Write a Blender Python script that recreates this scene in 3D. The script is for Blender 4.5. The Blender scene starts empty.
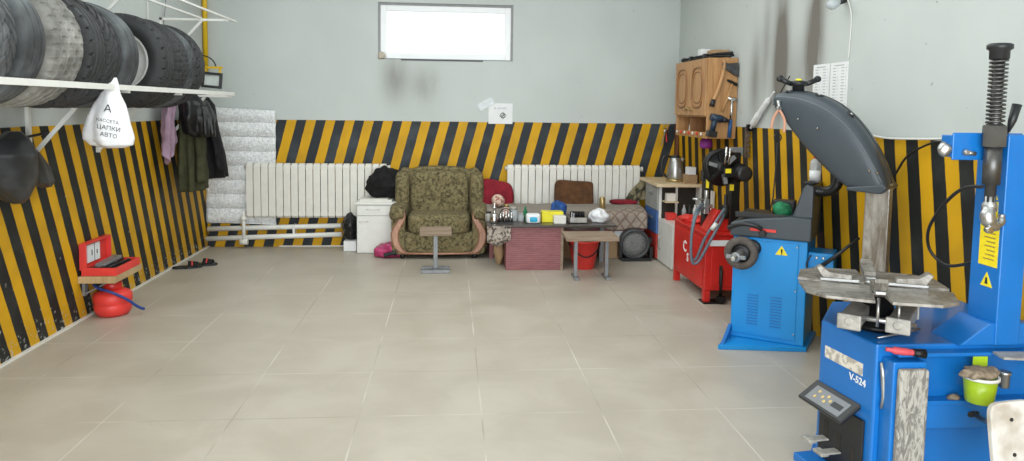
import bpy, math, random
from mathutils import Vector, Matrix, noise
random.seed(7)
PI = math.pi
scene = bpy.context.scene
C = scene.collection

# ------------------------------------------------------------------ camera
cam_data = bpy.data.cameras.new('camera')
cam = bpy.data.objects.new('camera', cam_data); C.objects.link(cam)
FPX, PITCH, YAW, ROLL, HC, SH = 731.8, .0822, .0836, .0132, 1.5137, -62.8
cam_data.sensor_width = 36.0
cam_data.lens = 36.0 * FPX / 1024.0
cam_data.shift_y = SH / 1024.0
cam_data.clip_start = .05
cam.matrix_world = (Matrix.Translation((0, 0, HC)) @ Matrix.Rotation(-YAW, 4, 'Z') @
                    Matrix.Rotation(PI / 2 - PITCH, 4, 'X') @ Matrix.Rotation(ROLL, 4, 'Z'))
scene.camera = cam
# ------------------------------------------------------------------ world, light, exposure
w = bpy.data.worlds.new('world'); scene.world = w; w.use_nodes = True
w.node_tree.nodes['Background'].inputs[0].default_value = (.86, .94, 1, 1)
w.node_tree.nodes['Background'].inputs[1].default_value = 2.2
scene.view_settings.view_transform = 'Standard'
scene.view_settings.look = 'None'
scene.view_settings.gamma = 1
scene.view_settings.use_curve_mapping = False
scene.view_settings.exposure = 0.18

def area(name, loc, rot, sx, sy, power, col=(1, 1, 1)):
    d = bpy.data.lights.new(name, 'AREA'); d.shape = 'RECTANGLE'; d.size = sx; d.size_y = sy
    d.energy = power; d.color = col
    o = bpy.data.objects.new(name, d); C.objects.link(o); o.location = loc; o.rotation_euler = rot
    return o
area('doorway_daylight', (0, -1.05, 1.5), (PI / 2, 0, 0), 4.0, 2.7, 170, (.93, .98, 1))
area('ceiling_fill_light', (-.1, 4.6, 3.24), (0, 0, 0), 3.6, 4.6, 105, (.95, 1, .99))  # broad fill light added below the ceiling, out of view; no lamp modelled

# ------------------------------------------------------------------ materials
MC = {}
def mat(name, col, rough=.5, metal=0, var=.08, scale=12, bump=0, col2=None, mix=None, alpha=None, trans=0, ior=1.45, coat=0, emit=None):
    if name in MC: return MC[name]
    m = bpy.data.materials.new(name); m.use_nodes = True
    n = m.node_tree.nodes; l = m.node_tree.links
    b = n['Principled BSDF']
    b.inputs['Roughness'].default_value = rough; b.inputs['Metallic'].default_value = metal
    b.inputs['Transmission Weight'].default_value = trans; b.inputs['IOR'].default_value = ior
    b.inputs['Coat Weight'].default_value = coat
    if alpha is not None: b.inputs['Alpha'].default_value = alpha
    tc = n.new('ShaderNodeTexCoord'); nz = n.new('ShaderNodeTexNoise')
    nz.inputs['Scale'].default_value = scale; nz.inputs['Detail'].default_value = 5
    l.new(tc.outputs['Object'], nz.inputs['Vector'])
    cr = n.new('ShaderNodeValToRGB')
    c2 = col2 if col2 else tuple(max(0, c * (1 - var * 2)) for c in col)
    lo, hi = mix if mix else (.3, .7)
    cr.color_ramp.elements[0].position = lo; cr.color_ramp.elements[1].position = hi
    cr.color_ramp.elements[0].color = (*c2, 1); cr.color_ramp.elements[1].color = (*col, 1)
    l.new(nz.outputs['Fac'], cr.inputs['Fac']); l.new(cr.outputs['Color'], b.inputs['Base Color'])
    if bump:
        bp = n.new('ShaderNodeBump'); bp.inputs['Strength'].default_value = bump; bp.inputs['Distance'].default_value = .01
        l.new(nz.outputs['Fac'], bp.inputs['Height']); l.new(bp.outputs['Normal'], b.inputs['Normal'])
    if emit:
        b.inputs['Emission Color'].default_value = (*emit[0], 1); b.inputs['Emission Strength'].default_value = emit[1]
    MC[name] = m
    return m

class NG:
    """small node helper"""
    def __init__(s, name):
        s.m = bpy.data.materials.new(name); s.m.use_nodes = True
        s.n = s.m.node_tree.nodes; s.l = s.m.node_tree.links; s.b = s.n['Principled BSDF']
        tc = s.n.new('ShaderNodeTexCoord'); s.co = tc.outputs['Object']
        sp = s.n.new('ShaderNodeSeparateXYZ'); s.l.new(s.co, sp.inputs[0]); s.x, s.y, s.z = sp.outputs
    def _in(s, sock, v):
        if hasattr(v, 'node'): s.l.new(v, sock)
        elif isinstance(v, tuple) and len(v) == 3 and sock.type == 'RGBA': sock.default_value = (*v, 1)
        else: sock.default_value = v
    def math(s, op, a, b=0, c=None, clamp=False):
        k = s.n.new('ShaderNodeMath'); k.operation = op; k.use_clamp = clamp
        s._in(k.inputs[0], a); s._in(k.inputs[1], b)
        if c is not None: s._in(k.inputs[2], c)
        return k.outputs[0]
    def noise(s, scale, detail=4, rough=.5, vec=None, dist=0):
        k = s.n.new('ShaderNodeTexNoise'); k.inputs['Scale'].default_value = scale; k.inputs['Detail'].default_value = detail
        k.inputs['Roughness'].default_value = rough; k.inputs['Distortion'].default_value = dist
        s.l.new(vec or s.co, k.inputs['Vector']); return k.outputs['Fac']
    def vec(s, sx, sy, sz):
        k = s.n.new('ShaderNodeVectorMath'); k.operation = 'MULTIPLY'; s.l.new(s.co, k.inputs[0]); k.inputs[1].default_value = (sx, sy, sz)
        return k.outputs[0]
    def step(s, v, lo, hi):
        k = s.n.new('ShaderNodeMapRange'); k.interpolation_type = 'SMOOTHSTEP'; s._in(k.inputs[0], v)
        k.inputs[1].default_value = lo; k.inputs[2].default_value = hi; return k.outputs[0]
    def mix(s, f, a, b):
        k = s.n.new('ShaderNodeMix'); k.data_type = 'RGBA'
        s._in(k.inputs[0], f); s._in(k.inputs[6], a); s._in(k.inputs[7], b); return k.outputs[2]
    def bump(s, h, st=.3, d=.01):
        k = s.n.new('ShaderNodeBump'); k.inputs['Strength'].default_value = st; k.inputs['Distance'].default_value = d
        s.l.new(h, k.inputs['Height']); s.l.new(k.outputs[0], s.b.inputs['Normal'])
    def gauss(s, a, c, wd):   # exp(-((a-c)/w)^2)
        d = s.math('DIVIDE', s.math('SUBTRACT', a, c), wd)
        return s.math('EXPONENT', s.math('MULTIPLY', s.math('MULTIPLY', d, d), -1.0))
    def done(s, col, rough=.6):
        s._in(s.b.inputs['Base Color'], col); s._in(s.b.inputs['Roughness'], rough); return s.m

WALLC = (.53, .565, .55)
YEL, BLK = (.64, .35, .010), (.016, .017, .016)
def wall_mat(name, axis, centre, period, slope, top, stains, chips=0.0, blk=BLK):
    g = NG(name)
    a = g.x if axis == 'x' else g.y
    u = g.math('DIVIDE', g.math('SUBTRACT', g.math('SUBTRACT', a, centre), g.math('MULTIPLY', g.math('SUBTRACT', g.z, 1.35), slope)), period)
    wob = g.math('MULTIPLY', g.math('SUBTRACT', g.noise(9, 3), .5), .05)
    fr = g.math('ABSOLUTE', g.math('SUBTRACT', g.math('FRACT', g.math('ADD', g.math('ADD', u, wob), 50.0)), .5))  # .5 at dark centre
    dark = g.step(fr, .24, .256)
    yv = g.mix(g.step(g.noise(3.3, 5), .35, .7), YEL, (.52, .285, .012))
    bv = g.mix(g.step(g.noise(5, 6), .4, .75), blk, tuple(c * 2.0 for c in blk))
    st = g.mix(dark, yv, bv)
    if chips:
        lowz = g.math('MULTIPLY', g.step(g.math('MULTIPLY', g.z, -1), -.30, -.02), chips)
        thr = g.math('SUBTRACT', .68, g.math('MULTIPLY', lowz, .12))
        ch = g.math('MULTIPLY', g.step(g.math('SUBTRACT', g.noise(30, 5, .6), thr), 0, .05), .7)
        st = g.mix(ch, st, (.42, .43, .40))
    wc = g.mix(g.step(g.noise(1.6, 5), .3, .75), tuple(c * .93 for c in WALLC), WALLC)
    f = None
    for (ca, cz, wa, wz, k, sc) in stains:
        q = g.math('MULTIPLY', g.math('MULTIPLY', g.gauss(a, ca, wa), g.gauss(g.z, cz, wz)), k)
        tex = g.step(g.noise(sc, 4, .6, vec=g.vec(3, 3, .6)), .12, .62)
        q = g.math('MULTIPLY', q, tex)
        f = q if f is None else g.math('ADD', f, q)
    if f is not None: wc = g.mix(g.math('MINIMUM', f, .85), wc, (.115, .095, .075))
    speck = g.step(g.noise(20, 2, .4), .75, .77)
    wc = g.mix(g.math('MULTIPLY', speck, .45), wc, (.2, .19, .17))
    topz = g.math('ADD', top, g.math('MULTIPLY', g.math('SUBTRACT', g.noise(2.5, 2), .5), .012))
    isw = g.step(g.math('SUBTRACT', g.z, topz), 0, .004)
    col = g.mix(isw, st, wc)
    g.bump(g.noise(30, 4), .12, .004)
    g.b.inputs['Specular IOR Level'].default_value = .22
    return g.done(col, g.math('ADD', .55, g.math('MULTIPLY', isw, .3)))

M_WB = wall_mat('wall_back_paint', 'x', -1.775, .201, .27, 1.352,
                [(-.60, 1.80, .13, .22, .60, 2), (-.27, 1.74, .14, .18, .45, 2)], blk=(.026, .031, .036))
M_WL = wall_mat('wall_left_paint', 'y', 4.447, .2005, -.384, 1.357, [], chips=1)
M_WR = wall_mat('wall_right_paint', 'y', 5.41, .2065, .17, 1.372,
                [(5.40, 1.95, .12, .50, 1.25, 1.2), (5.85, 1.75, .10, .35, .6, 1.2), (5.66, 2.05, .08, .4, .5, 1.2), (4.90, 1.93, .11, .36, 1.3, 1.2), (4.86, 2.35, .10, .5, .6, 1.2), (5.2, 1.75, .3, .3, .35, 1.2)])
def floor_mat():
    g = NG('floor_tiles')
    T = .6
    def line(a, o, wd):
        fr = g.math('FRACT', g.math('ADD', g.math('DIVIDE', g.math('SUBTRACT', a, o), T), 50.0))
        d = g.math('MINIMUM', fr, g.math('SUBTRACT', 1.0, fr))
        return g.math('SUBTRACT', 1.0, g.step(d, wd * .5, wd))
    lx = line(g.x, .159, .0075); ly = line(g.y, 3.507, .0075)
    grout = g.math('MAXIMUM', lx, ly)
    n1 = g.noise(2.2, 6, .6, dist=.6); n2 = g.noise(1.1, 5, .6, vec=g.vec(.7, 2.2, 1))
    base = g.mix(g.step(n1, .3, .72), (.395, .352, .290), (.46, .418, .352))
    base = g.mix(g.math('MULTIPLY', g.step(n2, .5, .8), .35), base, (.36, .325, .275))
    gw = g.step(g.noise(1.3, 3), .35, .65)
    gc = g.mix(gw, (.27, .235, .19), (.66, .63, .57))
    col = g.mix(g.math('MULTIPLY', grout, .75), base, gc)
    dirt = g.step(g.noise(24, 3, .5), .74, .78)
    col = g.mix(g.math('MULTIPLY', dirt, .35), col, (.13, .11, .09))
    g.bump(g.math('SUBTRACT', g.math('MULTIPLY', n1, .1), grout), .08, .003)
    g.b.inputs['Specular IOR Level'].default_value = .35
    return g.done(col, g.math('ADD', .30, g.math('MULTIPLY', n1, .22)))
M_FL = floor_mat()

def fabric_leaf():
    g = NG('armchair_fabric')
    v = g.n.new('ShaderNodeTexVoronoi'); v.inputs['Scale'].default_value = 9; g.l.new(g.co, v.inputs['Vector'])
    leaf = g.math('SUBTRACT', 1.0, g.step(g.math('ADD', v.outputs['Distance'], g.math('MULTIPLY', g.noise(30, 3), .35)),   .30, .36))
    base = g.mix(g.step(g.noise(34, 4, .7), .38, .6), (.075, .062, .028), (.225, .185, .092))
    base = g.mix(g.step(g.noise(7, 4, .6, dist=1.5), .55, .62), base, (.17, .13, .06))
    col = g.mix(g.math('MULTIPLY', leaf, .8), base, (.045, .025, .014))
    g.bump(g.noise(120, 2), .3, .004)
    return g.done(col, .95)
M_CHAIR = fabric_leaf()
def blanket():
    g = NG('couch_blanket')
    s1 = g.math('SINE', g.math('MULTIPLY', g.y, 160.0)); base = g.mix(g.step(s1, -.2, .4), (.24, .205, .175), (.31, .275, .235))
    base = g.mix(g.math('MULTIPLY', g.step(g.noise(4, 4), .4, .7), .4), base, (.20, .17, .15))
    px = g.math('ABSOLUTE', g.math('SUBTRACT', g.math('FRACT', g.math('MULTIPLY', g.x, 9.0)), .5))
    pz = g.math('ABSOLUTE', g.math('SUBTRACT', g.math('FRACT', g.math('MULTIPLY', g.math('ADD', g.y, g.z), 7.0)), .5))
    dia = g.math('ABSOLUTE', g.math('SUBTRACT', g.math('ADD', px, pz), .5))
    pat = g.math('SUBTRACT', 1.0, g.step(dia, .06, .14))
    right = g.math('MULTIPLY', g.step(g.math('SUBTRACT', g.x, g.math('MULTIPLY', g.math('ADD', g.y, .30), 2.6)), .12, .2), .6)
    base = g.mix(right, base, (.33, .275, .22))
    col = g.mix(g.math('MULTIPLY', pat, right), base, (.12, .055, .04))
    return g.done(col, .95)
M_BLANK = blanket()
def maroon():
    g = NG('maroon_laminate')
    ln = g.math('SUBTRACT', 1.0, g.step(g.math('ABSOLUTE', g.math('SUBTRACT', g.math('FRACT', g.math('MULTIPLY', g.z, 50.0)), .5)), .03, .16))
    base = g.mix(g.step(g.noise(14, 5, .6, vec=g.vec(1, 1, 4)), .3, .7), (.20, .062, .068), (.275, .095, .10))
    col = g.mix(g.math('MULTIPLY', ln, .55), base, (.36, .18, .17))
    return g.done(col, .55)
M_MAROON = maroon()
def wood(name, c1, c2, sc=(1, 1, 8), k=5, rough=.45):
    g = NG(name)
    n1 = g.noise(k, 5, .6, vec=g.vec(*sc), dist=.8)
    return g.done(g.mix(g.step(n1, .3, .7), c1, c2), rough)
M_OAK = wood('oak_veneer', (.34, .17, .062), (.50, .27, .11), (9, 9, .8), 4)
M_OAKD = wood('oak_moulding', (.19, .085, .03), (.30, .14, .055), (9, 9, .8), 4)
M_PLY = wood('pale_worktop', (.56, .43, .26), (.68, .55, .36), (2, 8, 2), 4)
M_BOARD = wood('worn_board', (.23, .165, .115), (.33, .25, .18), (1, 7, 7), 5, .8)
M_ARMWOOD2 = wood('chair_wood_rim', (.22, .10, .06), (.33, .17, .10), (6, 6, 2), 5, .35)
M_ARMWOOD = wood('chair_wood', (.36, .17, .10), (.50, .28, .19), (6, 6, 2), 5, .35)
def foil():
    g = NG('foil_insulation')
    n1 = g.noise(38, 4, .7)
    g.bump(g.math('ADD', n1, g.noise(90, 2)), .55, .02)
    g.b.inputs['Metallic'].default_value = .25
    return g.done(g.mix(g.step(n1, .35, .65), (.66, .68, .69), (.90, .92, .93)), .38)
M_FOIL = foil()
def turntable_mat():
    g = NG('worn_steel')
    n1 = g.noise(9, 6, .7, vec=g.vec(1, 1, 1), dist=1.5)
    g.b.inputs['Metallic'].default_value = .45
    g.bump(n1, .2, .004)
    return g.done(g.mix(g.step(n1, .3, .7), (.11, .095, .08), (.36, .335, .30)), .42)
M_STEELW = turntable_mat()
def stained_post():
    g = NG('stained_steel_post')
    n1 = g.noise(5, 5, .65, vec=g.vec(2.5, 2.5, .7), dist=.5)
    g.b.inputs['Metallic'].default_value = .5
    return g.done(g.mix(g.step(n1, .35, .65), (.20, .17, .14), (.46, .45, .43)), .35)
M_POST = stained_post()
M_GUN = mat('gunmetal', (.16, .155, .15), .38, metal=.8, var=.2)
def pad_mat():
    g = NG('scuffed_rubber_pad')
    n1 = g.noise(6, 4, .7, vec=g.vec(7, 7, 2.2), dist=1.3)
    g.bump(n1, .4, .01)
    return g.done(g.mix(g.step(n1, .42, .58), (.17, .16, .145), (.40, .38, .34)), .8)
M_PAD = pad_mat()

M_WHITE = mat('white_enamel', (.76, .76, .72), .35, var=.04)
M_WHITE2 = mat('white_paper', (.78, .79, .80), .8, var=.03)
M_CREAM = mat('cream_enamel', (.74, .72, .66), .4, var=.04)
M_RADSH = mat('radiator_gap', (.45, .44, .40), .5)
M_PVC = mat('window_pvc', (.82, .84, .85), .3, var=.02)
M_BEAD = mat('window_bead', (.30, .31, .31), .6)
M_BLUE = mat('blue_enamel', (.007, .155, .50), .32, var=.06, scale=6, coat=.2)
M_BLUEL = mat('bright_blue_enamel', (.008, .27, .68), .35, var=.05, scale=5, coat=.2)
M_RED = mat('red_enamel', (.62, .022, .016), .38, var=.1, scale=6)
M_REDP = mat('red_plastic', (.74, .05, .04), .45, var=.06)
M_BLACKP = mat('black_plastic', (.018, .019, .021), .38, var=.1)
M_DGREYL = mat('grey_seam', (.12, .14, .16), .4)
M_DGREY = mat('dark_grey_plastic', (.058, .072, .086), .34, var=.12, scale=4)
M_BLACKM = mat('black_metal', (.014, .014, .015), .4, metal=.3, var=.2)
M_GREYM = mat('grey_metal', (.27, .28, .29), .45, metal=.4, var=.12)
M_CHROME = mat('chrome', (.70, .70, .69), .18, metal=1, var=.08)
M_STEEL = mat('brushed_steel', (.50, .50, .49), .32, metal=.85, var=.15)
M_ALU = mat('dull_aluminium', (.46, .44, .40), .5, metal=.3, var=.2, scale=25)
M_RUBBER = mat('black_rubber', (.020, .020, .021), .6, var=.3, scale=30, bump=.2)
M_HOSE = mat('hose_rubber', (.012, .012, .013), .35)
M_HOSEG = mat('blue_grey_hose', (.13, .17, .21), .4)
M_HOSEB = mat('blue_hose', (.02, .05, .22), .45)
M_YPIPE = mat('yellow_pipe', (.78, .50, .01), .4)
M_STICK = mat('yellow_sticker', (.88, .70, .02), .45, var=.06, scale=60)
M_INK = mat('dark_ink', (.02, .02, .025), .8)
M_INKG = mat('grey_ink', (.42, .43, .47), .8)
M_CARD = mat('cardboard', (.40, .26, .14), .85)
M_JACK = mat('black_cloth', (.012, .011, .013), .9, var=.4, scale=18, bump=.4)
M_LEATH = mat('black_leather', (.014, .015, .016), .35, var=.3, scale=20, bump=.6)
M_OLIVE = mat('olive_cloth', (.058, .060, .026), .9, var=.25, scale=14, bump=.4)
M_PINKC = mat('mauve_cloth', (.40, .27, .36), .9, var=.15, bump=.3)
M_PINKB = mat('pink_plastic_bag', (.58, .06, .19), .3, var=.3, scale=14, bump=.5)
M_REDC = mat('crimson_cloth', (.27, .010, .025), .9, var=.25, scale=10, bump=.3)
M_BROWNC = mat('brown_cloth', (.125, .055, .022), .95, var=.25, scale=16, bump=.4)
M_FLORAL = mat('floral_pink_cloth', (.62, .45, .36), .9, scale=28, col2=(.28, .10, .08), mix=(.40, .48))
M_FLORALG = mat('grey_pattern_cloth', (.38, .33, .28), .9, scale=34, col2=(.10, .08, .07), mix=(.44, .5))
M_BAG = mat('white_plastic_bag', (.80, .81, .83), .3, var=.06, scale=20, bump=.6)
M_GLASSY = mat('clear_glass', (.85, .88, .88), .05, trans=.9, var=.02)
M_CLEARF = mat('clear_film', (.80, .84, .86), .2, alpha=.45, var=.03)
M_CLEARP = mat('cloudy_plastic', (.66, .70, .72), .25, trans=.5, var=.05)
M_LIME = mat('lime_plastic', (.50, .72, .03), .3, trans=.25, var=.06)
M_YELLOW = mat('yellow_plastic', (.85, .75, .02), .4)
M_CYAN = mat('cyan_plastic', (.02, .42, .68), .35)
M_BLUEC = mat('blue_rag', (.03, .12, .42), .8, var=.35, scale=24)
M_GREEN = mat('green_cloth', (.02, .22, .09), .8, var=.3, scale=40)
M_BRASS = mat('brass_tin', (.48, .36, .16), .3, metal=.7)
M_PURPLE = mat('purple_plastic', (.30, .04, .32), .5)
M_DWGREY = mat('drawer_grey', (.36, .37, .36), .5)
M_DWBLUE = mat('drawer_blue', (.075, .17, .43), .5)
M_DWRED = mat('drawer_red', (.50, .045, .035), .5)
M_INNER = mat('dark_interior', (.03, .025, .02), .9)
M_BROWNP = mat('brown_painted_strip', (.16, .065, .03), .6)
M_HANDLEW = mat('ash_handle', (.48, .26, .11), .5, scale=20)
M_GRIP = mat('peach_grip', (.60, .30, .20), .5)
M_TAPE = mat('tape_label_grey', (.42, .38, .33), .7, col2=(.70, .66, .58), scale=40, mix=(.45, .55))
M_CEIL = mat('ceiling_paint', (.72, .73, .72), .9, var=.02)
M_TABTOP = mat('dark_table_top', (.075, .062, .055), .3, var=.2)
M_RAG = mat('dirty_rag', (.36, .28, .20), .9, var=.3, scale=50, bump=.5)
M_DIRTYW = mat('dirty_white_plastic', (.62, .60, .56), .5, scale=9, col2=(.42, .37, .31), mix=(.36, .55), bump=.1)
M_ORANGE = mat('orange_card', (.55, .15, .04), .7)
M_TW = mat('tyre_worn', (.125, .138, .146), .8, scale=5, col2=(.035, .037, .039), mix=(.35, .65), bump=.15)
M_TL = mat('tyre_dusty', (.30, .295, .275), .9, scale=7, col2=(.10, .098, .088), mix=(.3, .7), bump=.15)
M_TD = mat('tyre_dark', (.034, .036, .038), .65, scale=8, col2=(.018, .019, .020), mix=(.3, .7), bump=.15)
M_TG = mat('tyre_grey', (.19, .20, .205), .8, scale=4, col2=(.055, .058, .06), mix=(.35, .65), bump=.15)
M_TUBE = mat('dusty_black_rubber', (.045, .047, .050), .36, var=.3, scale=5, bump=.15)
M_RIM = mat('white_rim', (.62, .62, .60), .45, var=.15)

# ------------------------------------------------------------------ mesh builder
class MB:
    def __init__(s): s.v = []; s.f = []; s.sm = []; s.T = Matrix.Identity(4)
    def at(s, loc=(0, 0, 0), rx=0, ry=0, rz=0):
        s.T = Matrix.Translation(loc) @ Matrix.Rotation(rz, 4, 'Z') @ Matrix.Rotation(ry, 4, 'Y') @ Matrix.Rotation(rx, 4, 'X'); return s
    def _add(s, vs, fs, smooth=False):
        b = len(s.v); s.v += [s.T @ Vector(v) for v in vs]
        s.f += [tuple(i + b for i in f) for f in fs]
        s.sm += (list(smooth) if isinstance(smooth, (list, tuple)) else [smooth] * len(fs)); return s
    def bx(s, x0, x1, y0, y1, z0, z1):
        vs = [(x, y, z) for z in (z0, z1) for y in (y0, y1) for x in (x0, x1)]
        return s._add(vs, [(0, 2, 3, 1), (4, 5, 7, 6), (0, 1, 5, 4), (2, 6, 7, 3), (0, 4, 6, 2), (1, 3, 7, 5)])
    def box(s, c, d): return s.bx(c[0]-d[0]/2, c[0]+d[0]/2, c[1]-d[1]/2, c[1]+d[1]/2, c[2]-d[2]/2, c[2]+d[2]/2)
    def bar(s, p0, p1, wd, th, up=(0, 0, 1)):
        p0 = Vector(p0); p1 = Vector(p1); d = (p1-p0).normalized(); u = Vector(up)
        a = d.cross(u)
        if a.length < .01: a = d.cross(Vector((1, 0, 0)))
        a.normalize(); b = a.cross(d).normalized()
        vs = [p + a*i*wd/2 + b*j*th/2 for p in (p0, p1) for i, j in ((-1, -1), (1, -1), (1, 1), (-1, 1))]
        return s._add(vs, [(3, 2, 1, 0), (4, 5, 6, 7), (0, 1, 5, 4), (1, 2, 6, 5), (2, 3, 7, 6), (3, 0, 4, 7)])
    def prism(s, poly, h0, h1, plane='xy'):
        def m(a, b, h): return {'xy': (a, b, h), 'xz': (a, h, b), 'yz': (h, a, b)}[plane]
        n = len(poly); vs = [m(a, b, h0) for a, b in poly] + [m(a, b, h1) for a, b in poly]
        fs = [tuple(range(n))[::-1], tuple(range(n, 2*n))] + [(i, (i+1) % n, n+(i+1) % n, n+i) for i in range(n)]
        return s._add(vs, fs)
    def tube(s, pts, r, n=10, smooth=True, spline=False, closed=False):
        pts = [Vector(p) for p in pts]
        if spline: pts = catmull(pts, 7, closed)
        N = len(pts); rs = r if isinstance(r, (list, tuple)) else [r]*N
        if len(rs) != N: rs = [rs[min(len(rs)-1, int(i/(N-1)*(len(rs)-1)+.5))] for i in range(N)]
        vs = []; pa = None
        for i, p in enumerate(pts):
            if closed: d = pts[(i+1) % N]-pts[i-1]
            else: d = pts[min(i+1, N-1)]-pts[max(i-1, 0)]
            d.normalize()
            if pa is None:
                a = d.cross(Vector((0, 0, 1)))
                if a.length < .1: a = d.cross(Vector((1, 0, 0)))
            else: a = pa - d*pa.dot(d)
            a.normalize(); pa = a; b = d.cross(a)
            vs += [p + (a*math.cos(t*2*PI/n) + b*math.sin(t*2*PI/n))*rs[i] for t in range(n)]
        fs = []
        for i in range(N if closed else N-1):
            j = (i+1) % N
            fs += [(i*n+t, i*n+(t+1) % n, j*n+(t+1) % n, j*n+t) for t in range(n)]
        sm = [smooth]*len(fs)
        if not closed: fs += [tuple(range(n))[::-1], tuple(range((N-1)*n, N*n))]; sm += [False, False]
        return s._add(vs, fs, sm)
    def cyl(s, p0, p1, r, r1=None, n=20): return s.tube([p0, p1], [r, r if r1 is None else r1], n)
    def lathe(s, prof, n=28, o=(0, 0, 0), axis='z', smooth=True, close=False):
        vs = []
        for r, h in prof:
            for t in range(n):
                a = t*2*PI/n; c, q = math.cos(a)*r, math.sin(a)*r
                p = {'z': (c, q, h), 'y': (c, h, q), 'x': (h, c, q)}[axis]
                vs.append((p[0]+o[0], p[1]+o[1], p[2]+o[2]))
        K = len(prof); fs = []
        for i in range(K if close else K-1):
            j = (i+1) % K
            fs += [(i*n+t, i*n+(t+1) % n, j*n+(t+1) % n, j*n+t) for t in range(n)]
        sm = [smooth]*len(fs)
        if not close: fs += [tuple(range(n))[::-1], tuple(range((K-1)*n, K*n))]; sm += [False, False]
        return s._add(vs, fs, sm)
    def grid(s, fn, nu, nv, th=0, smooth=True):
        vs = [Vector(fn(i/nu, j/nv)) for j in range(nv+1) for i in range(nu+1)]; W = nu+1
        fs = [(j*W+i, j*W+i+1, (j+1)*W+i+1, (j+1)*W+i) for j in range(nv) for i in range(nu)]
        if th:
            nrm = [Vector() for _ in vs]
            for f in fs:
                k = (vs[f[1]]-vs[f[0]]).cross(vs[f[3]]-vs[f[0]])
                for i in f: nrm[i] += k
            N = len(vs); vs += [v - (k.normalized()*th if k.length else k) for v, k in zip(vs, nrm)]
            fs2 = [tuple(i+N for i in f[::-1]) for f in fs]
            edge = [(i, i+1) for i in range(nu)] + [(nu+j*W, nu+(j+1)*W) for j in range(nv)] + \
                   [(nv*W+i+1, nv*W+i) for i in range(nu)] + [((j+1)*W, j*W) for j in range(nv)]
            fs = fs + fs2 + [(b, a, a+N, b+N) for a, b in edge]
        return s._add(vs, fs, smooth)
    def super(s, c, d, e=.4, n=26, amp=0, fq=6, seed=0, pinch=0):
        """superellipsoid cushion of full size d"""
        def sp(a, p): return math.copysign(abs(a)**p, a)
        vs = []; m = n//2
        for j in range(m+1):
            ph = -PI/2 + PI*j/m
            for i in range(n):
                th = 2*PI*i/n
                x = sp(math.cos(ph), e)*sp(math.cos(th), e)*d[0]/2
                y = sp(math.cos(ph), e)*sp(math.sin(th), e)*d[1]/2
                z = sp(math.sin(ph), e)*d[2]/2
                if amp:
                    q = noise.noise(Vector((x*fq+seed, y*fq, z*fq)))
                    k = 1+amp*q; x *= k; y *= k; z *= k
                vs.append((c[0]+x, c[1]+y, c[2]+z))
        fs = [(j*n+i, j*n+(i+1) % n, (j+1)*n+(i+1) % n, (j+1)*n+i) for j in range(m) for i in range(n)]
        return s._add(vs, fs, True)
    def blob(s, c, d, amp=.25, fq=8, seed=0, n=36, flat=None):
        vs = []; m = n//2; sd = Vector((seed*3.1, seed*1.7, seed))
        for j in range(m+1):
            ph = -PI/2 + PI*j/m
            for i in range(n):
                th = 2*PI*i/n
                u = Vector((math.cos(ph)*math.cos(th), math.cos(ph)*math.sin(th), math.sin(ph)))
                p = Vector((u.x*d[0]/2, u.y*d[1]/2, u.z*d[2]/2))
                k = 1+amp*(noise.noise(p*fq+sd)+.5*noise.noise(p*fq*2.3+sd))
                p = p*k
                if flat is not None: p.z = max(p.z, flat)
                vs.append((c[0]+p.x, c[1]+p.y, c[2]+p.z))
        fs = [(j*n+i, j*n+(i+1) % n, (j+1)*n+(i+1) % n, (j+1)*n+i) for j in range(m) for i in range(n)]
        return s._add(vs, fs, True)
    def loft(s, secs, folds=6, amp=.12, n=48, seed=0, sub=4):
        """secs: (x,y,z,rx,ry) top to bottom; closed tube with cloth folds"""
        out = []
        for a, b in zip(secs, secs[1:]):
            for k in range(sub):
                t = k/sub; out.append([p*(1-t)+q*t for p, q in zip(a, b)])
        out.append(list(secs[-1])); vs = []
        for k, (x, y, z, rx, ry) in enumerate(out):
            g = k/len(out)
            for i in range(n):
                th = 2*PI*i/n
                q = 1+amp*(.25+g)*math.sin(folds*th+seed+2*g)+amp*.8*noise.noise(Vector((math.cos(th)*2+seed, math.sin(th)*2, z*9)))
                vs.append((x+math.cos(th)*rx*q, y+math.sin(th)*ry*q, z))
        fs = [(j*n+i, j*n+(i+1) % n, (j+1)*n+(i+1) % n, (j+1)*n+i) for j in range(len(out)-1) for i in range(n)]
        fs += [tuple(range(n)), tuple(range((len(out)-1)*n, len(out)*n))[::-1]]
        return s._add(vs, fs, True)

def catmull(P, k=7, closed=False):
    out = []; N = len(P)
    for i in range(N if closed else N-1):
        if closed: a, b, c, d = P[i-1], P[i], P[(i+1) % N], P[(i+2) % N]
        else: a, b, c, d = P[max(i-1, 0)], P[i], P[i+1], P[min(i+2, N-1)]
        for t in range(k):
            t /= k
            out.append(.5*((2*b)+(c-a)*t+(2*a-5*b+4*c-d)*t*t+(3*b-a-3*c+d)*t**3))
    if not closed: out.append(P[-1])
    return out

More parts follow.
